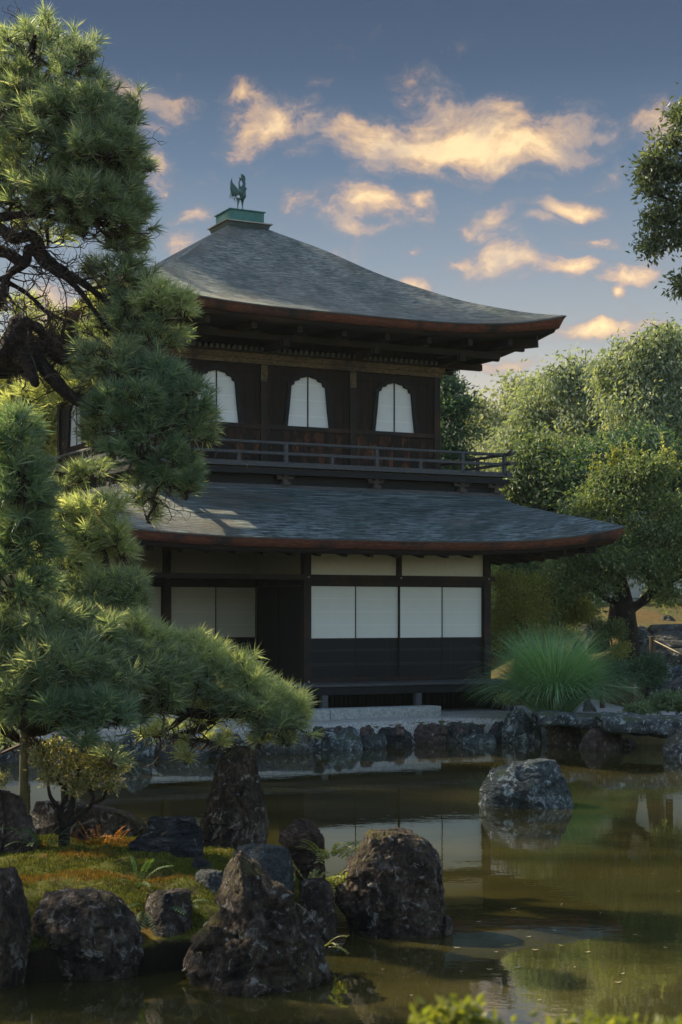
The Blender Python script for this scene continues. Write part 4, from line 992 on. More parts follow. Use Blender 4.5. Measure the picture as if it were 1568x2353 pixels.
tall_trunk=[((-190,2010,ZT+.6),.30),((-170,1700,ZT+.4),.26),((-120,1300,ZT+.3),.23),((-130,950,ZT+.3),.20),((-90,640,ZT+.3),.16),((-40,400,ZT+.2),.11),((40,220,ZT+.2),.06),((80,80,ZT+.1),.02)]
tall_boughs=[
 [((-100,560,ZT+.2),.075),((0,524,ZT),.06),((35,546,ZT-.1),.055),((73,538,ZT-.1),.05),((97,585,ZT-.1),.055),((150,632,ZT-.1),.042),((200,660,ZT-.1),.032),((260,700,ZT-.1),.02),((330,740,ZT-.1),.012)],
 [((-100,600,ZT+.2),.07),((0,582,ZT-.1),.055),((55,602,ZT-.2),.05),((66,566,ZT-.2),.045),((110,615,ZT-.2),.03),((185,672,ZT-.2),.024),((250,760,ZT-.2),.014)],
 [((-110,760,ZT+.2),.07),((-5,700,ZT-.1),.05),((22,640,ZT-.1),.04),((60,605,ZT-.2),.035)],
 [((-120,840,ZT+.2),.12),((0,812,ZT-.3),.10),((30,790,ZT-.4),.10),((46,745,ZT-.4),.085),((58,790,ZT-.4),.09),((85,825,ZT-.4),.075),((125,868,ZT-.4),.06),((180,915,ZT-.4),.05),((260,955,ZT-.4),.04),((330,950,ZT-.4),.035),((400,965,ZT-.4),.02)],
 [((30,790,ZT-.4),.08),((62,820,ZT-.45),.07),((86,884,ZT-.5),.035)],
 [((58,745,ZT-.4),.05),((90,760,ZT-.35),.04),((110,800,ZT-.3),.045),((150,835,ZT-.3),.04),((172,810,ZT-.3),.03),((240,800,ZT-.2),.02)],
 [((-90,420,ZT+.2),.06),((0,390,ZT),.045),((100,400,ZT-.1),.03),((200,390,ZT-.1),.02),((280,400,ZT),.012)],
 [((-60,330,ZT+.2),.05),((50,270,ZT),.03),((150,260,ZT),.02),((250,262,ZT),.012)],
 [((-100,500,ZT+.2),.05),((60,490,ZT),.035),((150,500,ZT),.03),((230,520,ZT),.022),((300,560,ZT),.014)],
 [((60,210,ZT+.1),.03),((130,150,ZT),.02),((180,120,ZT),.012)],
 [((-20,350,ZT+.2),.04),((30,160,ZT+.3),.02),((30,90,ZT+.4),.012)],
 [((250,955,ZT-.4),.03),((300,1020,ZT-.5),.022),((360,1080,ZT-.4),.014),((350,1150,ZT-.4),.008)],
 [((-125,1150,ZT+.3),.06),((0,1090,ZT+.2),.04),((100,1090,ZT+.3),.03),((170,1100,ZT+.3),.015)],
 [((-100,620,ZT+.2),.03),((40,660,ZT),.022),((110,720,ZT),.018),((180,740,ZT),.012),((240,745,ZT),.008)]]
pine('tall_pine','tall dark green pine filling the left edge up to the sky, with twisting bare boughs',tall_trunk,tall_boughs,tall_pads,21,1.75,.9)
ZL=13.6
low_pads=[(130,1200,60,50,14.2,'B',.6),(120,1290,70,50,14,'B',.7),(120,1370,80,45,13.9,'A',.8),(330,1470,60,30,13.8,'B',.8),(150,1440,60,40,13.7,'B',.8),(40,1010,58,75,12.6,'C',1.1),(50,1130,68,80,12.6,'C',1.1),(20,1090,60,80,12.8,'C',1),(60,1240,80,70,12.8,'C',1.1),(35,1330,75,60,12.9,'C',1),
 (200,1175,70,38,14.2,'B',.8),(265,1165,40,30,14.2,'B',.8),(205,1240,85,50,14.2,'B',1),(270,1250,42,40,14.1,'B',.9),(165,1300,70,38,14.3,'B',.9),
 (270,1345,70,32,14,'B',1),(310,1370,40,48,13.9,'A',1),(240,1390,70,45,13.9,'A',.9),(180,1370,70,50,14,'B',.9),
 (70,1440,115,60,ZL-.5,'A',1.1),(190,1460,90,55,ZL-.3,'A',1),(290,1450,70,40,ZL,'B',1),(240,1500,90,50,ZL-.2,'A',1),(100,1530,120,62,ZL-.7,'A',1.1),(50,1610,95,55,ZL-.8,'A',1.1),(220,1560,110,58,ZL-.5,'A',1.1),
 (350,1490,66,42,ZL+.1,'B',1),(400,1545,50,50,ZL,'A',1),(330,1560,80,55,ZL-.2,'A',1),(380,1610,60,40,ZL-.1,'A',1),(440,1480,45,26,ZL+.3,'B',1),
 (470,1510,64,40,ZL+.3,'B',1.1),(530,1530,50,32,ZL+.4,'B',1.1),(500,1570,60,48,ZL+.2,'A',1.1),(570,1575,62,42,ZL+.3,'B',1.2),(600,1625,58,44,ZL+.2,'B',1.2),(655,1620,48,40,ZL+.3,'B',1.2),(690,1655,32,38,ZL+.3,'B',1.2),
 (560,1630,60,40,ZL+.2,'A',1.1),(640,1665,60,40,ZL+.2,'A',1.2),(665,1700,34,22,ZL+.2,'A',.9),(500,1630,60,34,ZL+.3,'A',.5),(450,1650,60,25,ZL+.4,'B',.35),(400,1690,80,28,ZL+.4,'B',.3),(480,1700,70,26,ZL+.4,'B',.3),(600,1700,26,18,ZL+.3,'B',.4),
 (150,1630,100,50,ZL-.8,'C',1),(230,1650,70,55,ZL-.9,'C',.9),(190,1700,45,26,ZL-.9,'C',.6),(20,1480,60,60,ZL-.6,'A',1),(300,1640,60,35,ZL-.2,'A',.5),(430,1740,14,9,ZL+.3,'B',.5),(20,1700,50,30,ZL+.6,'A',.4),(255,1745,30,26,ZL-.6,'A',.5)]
low_trunk=[((-260,2080,13.8),.24),((-230,1850,13.7),.2),((-180,1700,13.6),.17),((-120,1500,13.5),.14),((-100,1300,13.4),.11),((-60,1150,13.2),.07),((0,1040,13),.04),((30,980,12.9),.02)]
low_boughs=[
 [((-200,1700,13.6),.14),((-60,1640,13.4),.11),((20,1636,13.3),.10),((86,1668,13.2),.09),((160,1650,13.3),.07),((300,1625,13.5),.055),((428,1640,13.8),.045),((514,1635,13.8),.04),((590,1640,13.85),.025),((660,1660,13.85),.012)],
 [((-120,1500,13.5),.08),((40,1500,13.3),.05),((160,1490,13.4),.04),((280,1500,13.5),.03),((370,1520,13.6),.02)],
 [((-100,1380,13.5),.06),((60,1400,13.8),.04),((150,1400,13.9),.035),((185,1440,13.9),.03),((225,1462,13.8),.015)],
 [((-100,1330,13.5),.06),((40,1240,13.9),.035),((110,1225,14.1),.025),((170,1240,14.2),.02),((240,1260,14.2),.01)],
 [((-80,1230,13.4),.05),((80,1160,14),.03),((117,1147,14.1),.025),((176,1169,14.2),.02),((205,1213,14.2),.014)],
 [((-70,1250,13.3),.05),((20,1200,12.9),.03),((50,1120,12.7),.02)],
 [((20,1640,13.3),.06),((60,1620,13.2),.05),((100,1560,12.9),.03),((200,1550,13.0),.02)],
 [((10,1672,13.4),.05),((40,1690,13.7),.035),((100,1700,13.8),.03),((170,1720,13.7),.02),((240,1730,13.4),.012)],
 [((430,1642,13.8),.03),((390,1680,14),.02),((350,1690,14),.014)],
 [((500,1640,13.85),.025),((450,1680,14),.018),((400,1700,14),.012),((480,1710,14),.008)]]
pine('low_pine','pruned garden pine whose long sunlit bough reaches low over the water to the right',low_trunk,low_boughs,low_pads,33,2.3,.35)
# prop
m_pole=wood('prop_pole_wood',(.07,.06,.025),(.16,.13,.06))
a=P(54,1862,13.5); b=P(56,1672,13.35)
MB().tube([a-Vector((0,0,.2)),a,a.lerp(b,.5),b],[.04,.039,.037,.036],12).build('support_pole',m_pole,loc=tuple(a),smooth=True,label='upright yellowish pole propping the low pine bough at the left',cat='pole')
# ---------------------------------------------------------------- broadleaf trees, shrubs, grass
m_trunk=rockmat('tree_bark',(.014,.010,.008),(.05,.035,.026),(.13,.10,.08),(.16,.13,.02),stretch=(1,1,.35),sc_=7)
lf_cam=leafmat('glossy_leaves',(.06,.10,.045),(.17,.22,.09),(.42,.42,.20),.4,.5,.3)
lf_yel=leafmat('yellow_green_leaves',(.15,.18,.06),(.34,.34,.11),(.62,.52,.20),.5,.55,.2)
lf_olive=leafmat('olive_leaves',(.12,.16,.10),(.29,.33,.21),(.54,.53,.36),.45,.5,.3)
lf_dark=leafmat('dark_leaves',(.03,.065,.045),(.08,.14,.085),(.22,.26,.14),.4,.5,.2)
lf_far=leafmat('pale_feathery_leaves',(.16,.19,.12),(.32,.34,.21),(.52,.50,.33),.5,.6,.2)
lf_aza=leafmat('azalea_leaves',(.12,.14,.06),(.32,.30,.13),(.72,.50,.30),.4,.45,.4)
def leaves(pos,out,size,droop=.3,wid=.42):
    n=len(pos); d=unit(out*.6+rng.normal(size=(n,3))*.7+np.array([0,0,-droop])); s=perp(d,rng.normal(size=(n,3))+np.array([0,0,.8]))
    nn=np.cross(d,s); L=(size*rng.uniform(.65,1.2,n))[:,None]
    V=np.empty((n,4,3)); V[:,0]=pos; V[:,1]=pos+d*L*.45+s*L*wid*.5+nn*L*.06; V[:,2]=pos+d*L-nn*L*.08; V[:,3]=pos+d*L*.45-s*L*wid*.5+nn*L*.06
    return V.reshape(-1,3)
def crown(blobs,n,size,seed,droop=.3,clump=.16,per=14,wid=.42,hang=0,hollow=.5):
    """blobs: (centre Vector, rx, ry, rz)"""
    global rng
    rng=np.random.default_rng(seed)
    nb=[]
    for b in blobs:
        nb.append((b[0],b[1]*.6,b[2]*.6,b[3]*.6))
        for k in range(10):
            d=unit(rng.normal(size=3)*np.array([1,1,.9])+np.array([0,-.25,.25])); f=rng.uniform(.6,1.05); rr=rng.uniform(.22,.48)
            nb.append((Vector(np.array(b[0])+d*f*np.array(b[1:4])),b[1]*rr,b[2]*rr,b[3]*rr*rng.uniform(.7,1.2)))
    blobs=nb
    w=np.array([b[1]*b[3]+b[1]*b[2]+b[2]*b[3] for b in blobs]); w=w/w.sum(); out=[]; tips=[]
    for b,ww in zip(blobs,w):
        k=max(4,int(n*ww/per)); d=unit(rng.normal(size=(k,3))); rad=rng.uniform(hollow,1,k)**.6
        lump=np.array([1+.55*mn.noise(Vector(tuple(q*2.6))+Vector((b[0].x*1.3,b[0].z,seed))) for q in d])
        c=np.array(b[0])+d*(rad*lump)[:,None]*np.array(b[1:4]); tips.append(c)
        cc=np.repeat(c,per,0); dd=np.repeat(d,per,0); off=rng.normal(size=cc.shape)*clump*np.array([1,1,.75])
        if hang: off[:,2]-=np.abs(rng.normal(size=len(off)))*hang
        out.append(leaves(cc+off,dd+off/clump*.4,size,droop,wid))
    return np.concatenate(out),np.concatenate(tips)
def tree(name,label,base,blobs,n,size,mat,seed,trunk=None,limbs=(),cat='tree',droop=.3,clump=.16,per=14,wid=.42,hang=0,tr=.02,group=None,crownname='crown',twig=True,hollow=.5):
    L0=Vector(base); root=empty(name,base,label=label,cat=cat,group=group)
    V,tips=crown(blobs,n,size,seed,droop,clump,per,wid,hang,hollow)
    mesh_np(crownname,V-np.array(base),quads(len(V)//4),mat,root)
    mb=MB(); nodes=[]
    if trunk is None:
        top=max(blobs,key=lambda b:b[0].z)[0]; trunk=[(L0-Vector((0,0,.3)),tr*1.3),(L0.lerp(top,.35)+Vector((.1,0,0)),tr),(top,tr*.3)]
    for br in [trunk]+list(limbs):
        pts=wig([p for p,_ in br],5,.05 if tr>.05 else .02,seed); r=np.interp(np.linspace(0,len(br)-1,len(pts)),range(len(br)),[x for _,x in br])
        r=[x*(1+.2*mn.noise(p*3)) for x,p in zip(r,pts)]
        mb.tube([p-L0 for p in pts],list(r),10); nodes+=list(pts)
    mb.build('trunk',m_trunk,root,smooth=True)
    if twig:
        NP=np.array([tuple(p) for p in nodes]); segs=[]
        sel=tips[rng.permutation(len(tips))[:min(len(tips),260)]]
        for b in blobs:
            c=np.array(b[0]); j=np.argmin(((NP-c)**2).sum(1)); segs.append((NP[j],c,tr*.45,tr*.2))
        C=np.array([tuple(b[0]) for b in blobs])
        for t_ in sel:
            c=C[np.argmin(((C-t_)**2).sum(1))]; m=(c+t_)/2+rng.normal(size=3)*.12*np.linalg.norm(t_-c)
            segs+=[(c,m,tr*.16,tr*.11),(m,t_,tr*.11,tr*.05)]
        V,F=tubes_np(segs); mesh_np('branches',V-np.array(base),F,m_trunk,root)
    return root
def B(x,y,rx,ry,Z,k=1.0): return (P(x,y,Z),rx*Z/FP,max(rx,ry)*Z/FP*k,ry*Z/FP)
def gb(x,Z): 
    X=(x-784)/FP*Z; return (X,Z,land(X,Z))
# right background, far to near
tree('feathery_tree','pale feathery tree farthest back, low against the sky right of the upper storey',gb(1120,62),[B(1110,1000,60,70,62),B(1160,960,60,70,62),B(1070,1060,50,60,61),B(1200,920,45,50,63),B(1180,1060,90,80,60),B(1190,880,22,20,63),B(1100,930,25,22,62)],9000,.20,lf_far,401,droop=.7,clump=.35,tr=.15,hang=.3)
tree('conifer_tree','dark tiered conifer rising just right of the upper storey corner',gb(1020,44),[B(1030,890,38,12,44),B(1010,940,30,22,44),B(1050,950,28,16,44),B(1025,1000,46,26,44),B(1050,1050,40,28,44),B(1000,1060,40,40,44),B(1035,905,24,8,44),B(1060,930,18,8,43.6),B(1015,860,10,10,44)],7500,.13,lf_dark,402,droop=.1,clump=.16,tr=.12)
tree('weeping_tree','large pale olive tree with drooping leaves in the right background, centre of the mass',gb(1330,50),[B(1320,880,80,60,50),B(1230,960,70,60,50),B(1400,960,90,80,49),B(1280,1040,90,70,49),B(1250,900,45,45,51),B(1370,870,60,50,50),B(1200,1040,60,70,50),B(1230,880,32,24,51),B(1180,1000,40,50,50)],22000,.17,lf_olive,403,droop=1.0,clump=.17,tr=.2,hang=.45,per=20)
tree('tall_olive_tree','tallest olive tree of the right background with thin wispy top at the frame edge',gb(1500,46),[B(1470,790,70,36,46),B(1530,800,70,50,46),B(1440,840,60,45,46),B(1510,880,90,60,46),B(1560,950,80,80,46),B(1450,920,80,60,45.5),B(1540,760,50,24,46),B(1400,860,50,36,46.5),B(1490,1000,90,70,45.5),B(1620,900,80,120,46)],24000,.16,lf_olive,404,droop=.9,clump=.15,tr=.2,hang=.38,per=18)
tree('broadleaf_tree','mid-height dark-hearted tree directly behind the balcony corner',gb(1240,42),[B(1220,1080,60,60,42),B(1290,1110,70,60,42),B(1200,1150,50,50,42),B(1270,1170,80,50,42),B(1180,1100,30,50,42),B(1230,1030,50,40,42.5),B(1330,1050,60,50,43)],14000,.16,lf_cam,405,droop=.8,clump=.14,tr=.16,hang=.3,per=18)
tree('bush_tree','dense leafy tree in the back between the drooping tree and the near tree',gb(1400,41),[B(1380,1090,80,60,41.5),B(1450,1060,90,60,42),B(1540,1100,80,80,42),B(1350,1160,60,60,41.5)],11000,.15,lf_dark,406,droop=.5,clump=.2,tr=.15)
# near tree with forked trunk
Zt=36.4
gy_=gb(1448,Zt); tb=Vector(gy_); 
tree('garden_tree','leafy tree with thick dark forked trunk beside the garden steps',gy_,
 [B(1400,1150,75,50,Zt),B(1480,1130,70,60,Zt),B(1540,1180,60,60,Zt+.3),B(1340,1180,55,42,Zt),B(1410,1230,80,50,Zt),B(1500,1240,80,55,Zt),B(1380,1290,80,45,Zt-.2),B(1320,1250,60,45,Zt),B(1470,1300,80,40,Zt-.2),B(1550,1300,60,50,Zt),B(1300,1330,60,40,Zt-.3),B(1370,1345,60,30,Zt-.3),B(1540,1370,50,24,Zt),B(1470,1080,60,28,Zt),B(1400,1095,40,26,Zt),B(1500,1070,30,25,Zt),B(1270,1380,40,35,Zt-.4),B(1600,1250,60,100,Zt)],
 34000,.105,lf_cam,407,trunk=[(tb-Vector((0,0,.4)),.26),(P(1447,1500,Zt),.235),(P(1443,1440,Zt),.21),(P(1438,1395,Zt),.20),(P(1430,1340,Zt),.10),(P(1425,1250,Zt),.06),(P(1430,1150,Zt),.03)],
 limbs=[[(P(1450,1400,Zt),.14),(P(1475,1385,Zt-.1),.10),(P(1505,1360,Zt-.2),.08),(P(1545,1335,Zt-.2),.05),(P(1590,1310,Zt-.2),.03)],[(P(1432,1385,Zt),.12),(P(1405,1380,Zt),.07),(P(1375,1362,Zt),.06),(P(1340,1345,Zt),.04),(P(1290,1330,Zt),.02)],[(P(1430,1350,Zt),.07),(P(1400,1330,Zt),.05),(P(1370,1290,Zt),.03)]],
 droop=.5,clump=.13,tr=.09,per=12)
MBb=MB()
# young sprouts standing up out of that crown are shoots of leaves
sh=[]; 
shoots=MB(); SV=[]
for i in range(26):
    x=rng.uniform(1350,1560); y=rng.uniform(1095,1125)-35*math.exp(-((x-1440)/70)**2); a=np.array(P(x,y,Zt)); h=rng.uniform(.35,.75); lean=rng.normal(size=3)*.08
    for k in range(16):
        t=k/16; p=a+np.array([0,0,h*t])+lean*t; SV.append(leaves(np.array([p,p]),rng.normal(size=(2,3))*.8+np.array([0,0,.5]),.10,-.2,.5))
gt=bpy.data.objects['garden_tree']; V=np.concatenate(SV); mesh_np('young_shoots',V-np.array(tuple(gt.location)),quads(len(V)//4),lf_yel,gt)
# shrubs
def shrub(name,label,x,Z,blobs,n,size,mat,seed,**k):
    g=gb(x,Z); return tree(name,label,g,blobs,n,size,mat,seed,cat='shrub',crownname='foliage',**k)
shrub('shrub','tall airy yellow-tipped shrub against the right end of the ground floor',1175,35.5,[B(1165,1400,38,50,35.5),B(1205,1370,40,40,35.5),B(1150,1450,30,40,35.5),B(1200,1440,45,50,35.5),B(1240,1400,30,40,35.7),B(1180,1330,45,24,36),B(1150,1340,26,22,36),B(1225,1345,40,24,36)],12000,.07,lf_yel,501,clump=.10,tr=.03,per=10)
shrub('shrub','dark low undergrowth behind the yellow-tipped shrub',1200,38.5,[B(1160,1460,50,50,38.5),B(1220,1460,60,40,38.5),B(1150,1400,40,80,39),B(1250,1330,80,40,39),B(1180,1300,60,30,39.5),B(1270,1290,60,30,39.5),B(1320,1380,60,40,39.8)],14000,.11,lf_dark,502,clump=.16,tr=.05)
shrub('shrub','golden leafy bush between the yellow-tipped shrub and the near tree',1270,37.4,[B(1270,1380,40,40,37.4),B(1300,1420,40,30,37.4),B(1250,1420,40,40,37.4),B(1330,1400,40,26,37.4),B(1290,1350,40,22,37.4)],9000,.085,lf_yel,503,clump=.12,tr=.03)
shrub('shrub','bright yellow-green low bush peeking over the tall grass',1290,35.2,[B(1270,1460,40,12,35.2),B(1310,1464,26,12,35.2),B(1235,1468,28,14,35.2)],3600,.07,lf_yel,504,clump=.08,tr=.02)
shrub('clipped_shrub','small pruned bush on thin crooked stems left of the dark trunk',1405,36.0,[B(1400,1445,26,18,36.0),B(1385,1462,18,12,36.0),B(1420,1450,16,20,36.1)],4200,.05,lf_cam,505,clump=.06,tr=.03,droop=-.2)
shrub('shrub','low dark green shrub spreading in the shade below the near tree trunk',1470,33.4,[B(1450,1540,38,18,33.4),B(1490,1530,34,20,33.4),B(1420,1560,26,14,33.4),B(1480,1560,38,14,33.2),B(1510,1545,20,18,33.5)],7500,.07,lf_dark,506,clump=.08,tr=.03,droop=0)
shrub('shrub','tiny leafy tuft at the left foot of the near tree trunk',1420,35.6,[B(1418,1500,16,14,35.6),B(1430,1492,14,10,35.6)],1500,.06,lf_yel,507,clump=.07,tr=.02)
shrub('leafy_plants','pale green ground plants at the right end of the bridge',1520,29.4,[B(1500,1622,22,9,29.4),B(1540,1610,26,14,29.4),B(1575,1618,26,14,29.4),B(1462,1632,18,6,29.0),B(1600,1600,30,18,29.6)],4200,.075,leafmat('pale_plant_leaves',(.06,.10,.05),(.14,.20,.09),(.26,.28,.12),.3,.4),508,clump=.07,tr=.012,droop=0)
shrub('leafy_plants','orange-yellow weeds seen under the veranda corner',1180,31.8,[B(1165,1602,20,8,31.8),B(1200,1606,20,8,31.8)],1800,.05,lf_yel,509,clump=.06,tr=.01)
# dark wood filling the distance
def far_clump(x,y,rx,ry,Z,label,seed,mat=lf_dark,n=9000,size=.26): tree('background_tree',label,gb(x,Z),[B(x,y,rx,ry,Z,.5),B(x-rx*.5,y+ry*.3,rx*.6,ry*.7,Z,.6),B(x+rx*.5,y+ry*.3,rx*.6,ry*.7,Z,.6),B(x,y+ry*.8,rx,ry*.5,Z,.5)],n,size,mat,seed,clump=.35,tr=.2,twig=False,group='trees in the far background',hollow=.3)
far_clump(1300,1080,130,110,66,'shaded background tree behind the drooping olive tree',601)
far_clump(1480,1040,130,130,64,'shaded background tree behind the tallest olive tree',602)
far_clump(1210,1230,110,90,56,'shaded background tree seen under the eave beyond the dark undergrowth',603)
far_clump(1400,1280,130,90,58,'shaded background tree behind the tiled hall',604)
far_clump(1560,1250,110,110,56,'shaded background tree at the right frame edge behind the near tree',605)
far_clump(70,930,90,90,50,'bright yellow-green tree seen through the pine left of the pavilion',606,lf_yel,14000,.2)
far_clump(30,1060,100,120,52,'yellow-green tree low at the left edge behind the pavilion',607,lf_yel,14000,.2)
far_clump(-60,1230,160,140,54,'dark tree at the far left behind the pavilion',608)
far_clump(1700,1100,200,200,50,'broad tree just outside the right edge with its crown over the hall',610,lf_olive,14000,.2)
far_clump(900,1330,200,60,60,'low dark trees behind the pavilion',611)
# overhanging tree top right
Zo=30
tree('overhanging_tree','dark-leaved tree whose branches hang into the upper right corner of the sky',(9.9,30,land(9.9,30)),
 [B(1542,330,28.8,28.8,Zo,.7),B(1512,385,25.92,12.96,Zo,.7),B(1562,400,21.6,28.8,Zo,.7),B(1502,430,20.16,8.64,Zo,.7),B(1557,470,28.8,18.72,Zo,.7),B(1512,500,18.72,12.96,Zo,.7),B(1502,560,14.4,14.4,Zo,.7),B(1552,540,21.6,15.84,Zo,.7),B(1572,270,17.28,25.92,Zo,.7),B(1600,420,50,120,Zo,.7),B(1575,655,8.64,17.28,Zo,.7),B(1502,378,12.96,8.64,Zo,.7),B(1650,300,90,120,Zo),B(1680,480,90,120,Zo)],
 2900,.12,leafmat('dark_overhang_leaves',(.06,.08,.045),(.12,.15,.08),(.24,.25,.14),.45),408,  # dark leaf tone of the overhanging tree
 trunk=[(Vector((9.9,30,land(9.9,30)-.3)),.35),(Vector((9.3,30,4)),.28),(P(1850,700,Zo),.2),(P(1720,500,Zo),.14),(P(1650,300,Zo),.06)],
 limbs=[[(P(1780,620,Zo),.1),(P(1640,520,Zo),.05),(P(1560,470,Zo),.03),(P(1500,440,Zo),.015)],[(P(1780,640,Zo),.08),(P(1600,480,Zo),.04),(P(1540,530,Zo),.025),(P(1495,575,Zo),.012)],[(P(1700,460,Zo),.08),(P(1600,360,Zo),.04),(P(1540,320,Zo),.02)],[(P(1700,700,Zo),.04),(P(1565,650,Zo),.01)]],
 clump=.14,tr=.05,droop=.4,per=12)
# tall ornamental grass
def grass_clump(name,label,base,n,h,spread,mat,wid=.011,seed=5,up=1.0):
    rg=np.random.default_rng(seed); K=9; V=[];F=[]
    V=np.zeros((n,K+1,2,3))
    an=rg.uniform(0,2*np.pi,n); th=rg.beta(1.25,1.25,n)*1.0; L=h*rg.uniform(.68,1.15,n); r0=rg.uniform(0,.26,n)
    d=np.stack([np.cos(an),np.sin(an)],1); p=np.stack([d[:,0]*r0,d[:,1]*r0,np.zeros(n)],1)
    tilt=th*.75; ds=(L/K)
    sd=np.stack([-np.sin(an),np.cos(an),np.zeros(n)],1); tw=rg.normal(size=n)*.6
    for k in range(K+1):
        t=k/K; wdt=wid*(1-t**1.6)*.5+.0008
        s=sd*np.cos(tw)[:,None]+np.stack([d[:,0]*np.sin(tw),d[:,1]*np.sin(tw),0*tw],1)
        V[:,k,0]=p-s*wdt; V[:,k,1]=p+s*wdt
        ang=.06+.72*th+(.55+1.35*th**.8)*t**1.6
        stp=np.stack([d[:,0]*np.sin(ang),d[:,1]*np.sin(ang),np.cos(ang)],1); p=p+stp*ds[:,None]
    b=np.arange(n)[:,None]*(K+1)*2; F=np.concatenate([b+np.array([2*k,2*k+1,2*k+3,2*k+2]) for k in range(K)])
    V[...,2]=np.maximum(V[...,2],-.02-.2*0)
    return mesh_np(name,V.reshape(-1,3)+np.array(base),F,mat,smooth=True,loc=base,label=label,cat='grass')
m_gr=leafmat('long_grass_blades',(.12,.24,.13),(.25,.42,.22),(.5,.6,.36),.45,.4)
bz=P(1272,1640,29.9); bz.z=G-.02
grass_clump('ornamental_grass','big fountain of tall arching green grass on the bank beside the stone bridge',tuple(bz),5200,1.72,.9,m_gr,.015,9)
# moss islet


for k,(cx_,cy_,hh,lb) in enumerate(((-21.8,32.8,23.5,'nearer and taller'),(-20.5,36.7,22,'farther'))):
    tree('added_cedar','tall cedar, the %s of two added out of view to shade the pond'%lb,(cx_,cy_,land(cx_,cy_)),[(Vector((cx_,cy_,4+i*(hh-4)/7)),2.7-.16*i,2.7-.16*i,1.6) for i in range(8)],15000,.4,lf_dark,650+k,clump=.4,tr=.3,twig=False,group='added cedars left of the view')  # unseen pair of cedars, added and sized to shade the middle water

tree('added_tall_cedar','very tall broad-topped cedar added far left of the view to shade the upper roof',(-21,45.8,land(-21,45.8)),[(Vector((-21.0+.3*(i%2),45.8,15+i*2.6)),2.5,2.5,1.9) for i in range(8)],20000,.42,lf_dark,660,clump=.4,tr=.4,twig=False)  # out-of-view cedar, added with a wide top to shade the roof

tree('added_shade_tree','bushy tree added on the islet beyond the left frame edge to shade the front water',(-5.3,12.15,.3),[(Vector((-5.3,12.15,3.0+i*.55)),.75,.75,.5) for i in range(6)]+[(Vector((-6.1,12.7,4.4)),.8,.8,.7)],9000,.1,lf_dark,670,clump=.14,tr=.08,twig=False)  # unseen tree of no given species, added to shade the front water

far_clump(-420,1180,180,150,60,'broad background tree left of the view beyond the pavilion',612)
far_clump(-800,1200,180,150,58,'farther left background tree beyond the pavilion',613,lf_olive)
far_clump(-1300,1150,260,200,60,'leftmost background tree beyond the pond',614)
far_clump(2050,1150,200,180,48,'background tree right of the view behind the garden steps',615,lf_cam)
IX=[(-500,10.0),(30,10.15),(250,10.3),(350,10.45),(430,10.5),(560,10.7),(700,11.1),(775,11.8)]
IXb=[(-500,15.5),(60,14.9),(300,14.5),(480,14.2),(620,13.7),(720,13.1),(775,12.4)]
def isl(x,y):
    s=784+x/y*FP
    f=float(np.interp(s,[a for a,b in IX],[b for a,b in IX])); b=float(np.interp(s,[a for a,b in IXb],[b for a,b in IXb]))
    f+=.15*mn.noise((x*2,0,3)); b+=.15*mn.noise((x*2,0,9))
    d=min(y-f,b-y,(775-s)/FP*y if s>600 else 9)
    z=-.4+.72*sstep(-.12,.16,d)+.22*sstep(0,.9,d)
    z+=.07*mn.noise((x*1.7,y*1.7,2))+.05*mn.noise((x*4,y*4,2))+.02*mn.noise((x*11,y*11,2))+.07*math.exp(-((x+1.7)**2*1.2+(y-12.2)**2*.7))
    return z
xs_=np.linspace(-7,.3,220); ys_=np.linspace(9.6,16,190)
V=np.array([(x,y,isl(x,y)) for y in ys_ for x in xs_]); nx=len(xs_)
F=np.array([(j*nx+i,j*nx+i+1,(j+1)*nx+i+1,(j+1)*nx+i) for j in range(len(ys_)-1) for i in range(nx-1)])
def mossmat():
    t=NT('moss'); v=t.co(); n1=t.noise(v,1.6,5,.6); n2=t.noise(v,12,6,.8); n3=t.noise(v,70,4,.7)
    c=t.ramp(n2,[(.3,(.045,.06,.01)),(.6,(.12,.12,.02)),(.8,(.2,.16,.03))]); c=t.mix(t.ramp(n1,[(.55,0),(.66,.8)]),c,t.ramp(n2,[(.3,(.10,.045,.012)),(.7,(.28,.13,.03))]))
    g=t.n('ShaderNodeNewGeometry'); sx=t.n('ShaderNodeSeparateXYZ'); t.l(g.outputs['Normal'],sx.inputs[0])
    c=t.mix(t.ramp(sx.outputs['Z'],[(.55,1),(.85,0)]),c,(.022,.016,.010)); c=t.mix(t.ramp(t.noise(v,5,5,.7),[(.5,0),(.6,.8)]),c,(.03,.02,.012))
    t.bsdf(c,.95,t.bump(t.math('ADD',n2,n3),1,.03),.1); return t.m
mesh_np('islet_ground',V,F,mossmat(),smooth=True,kind='structure')
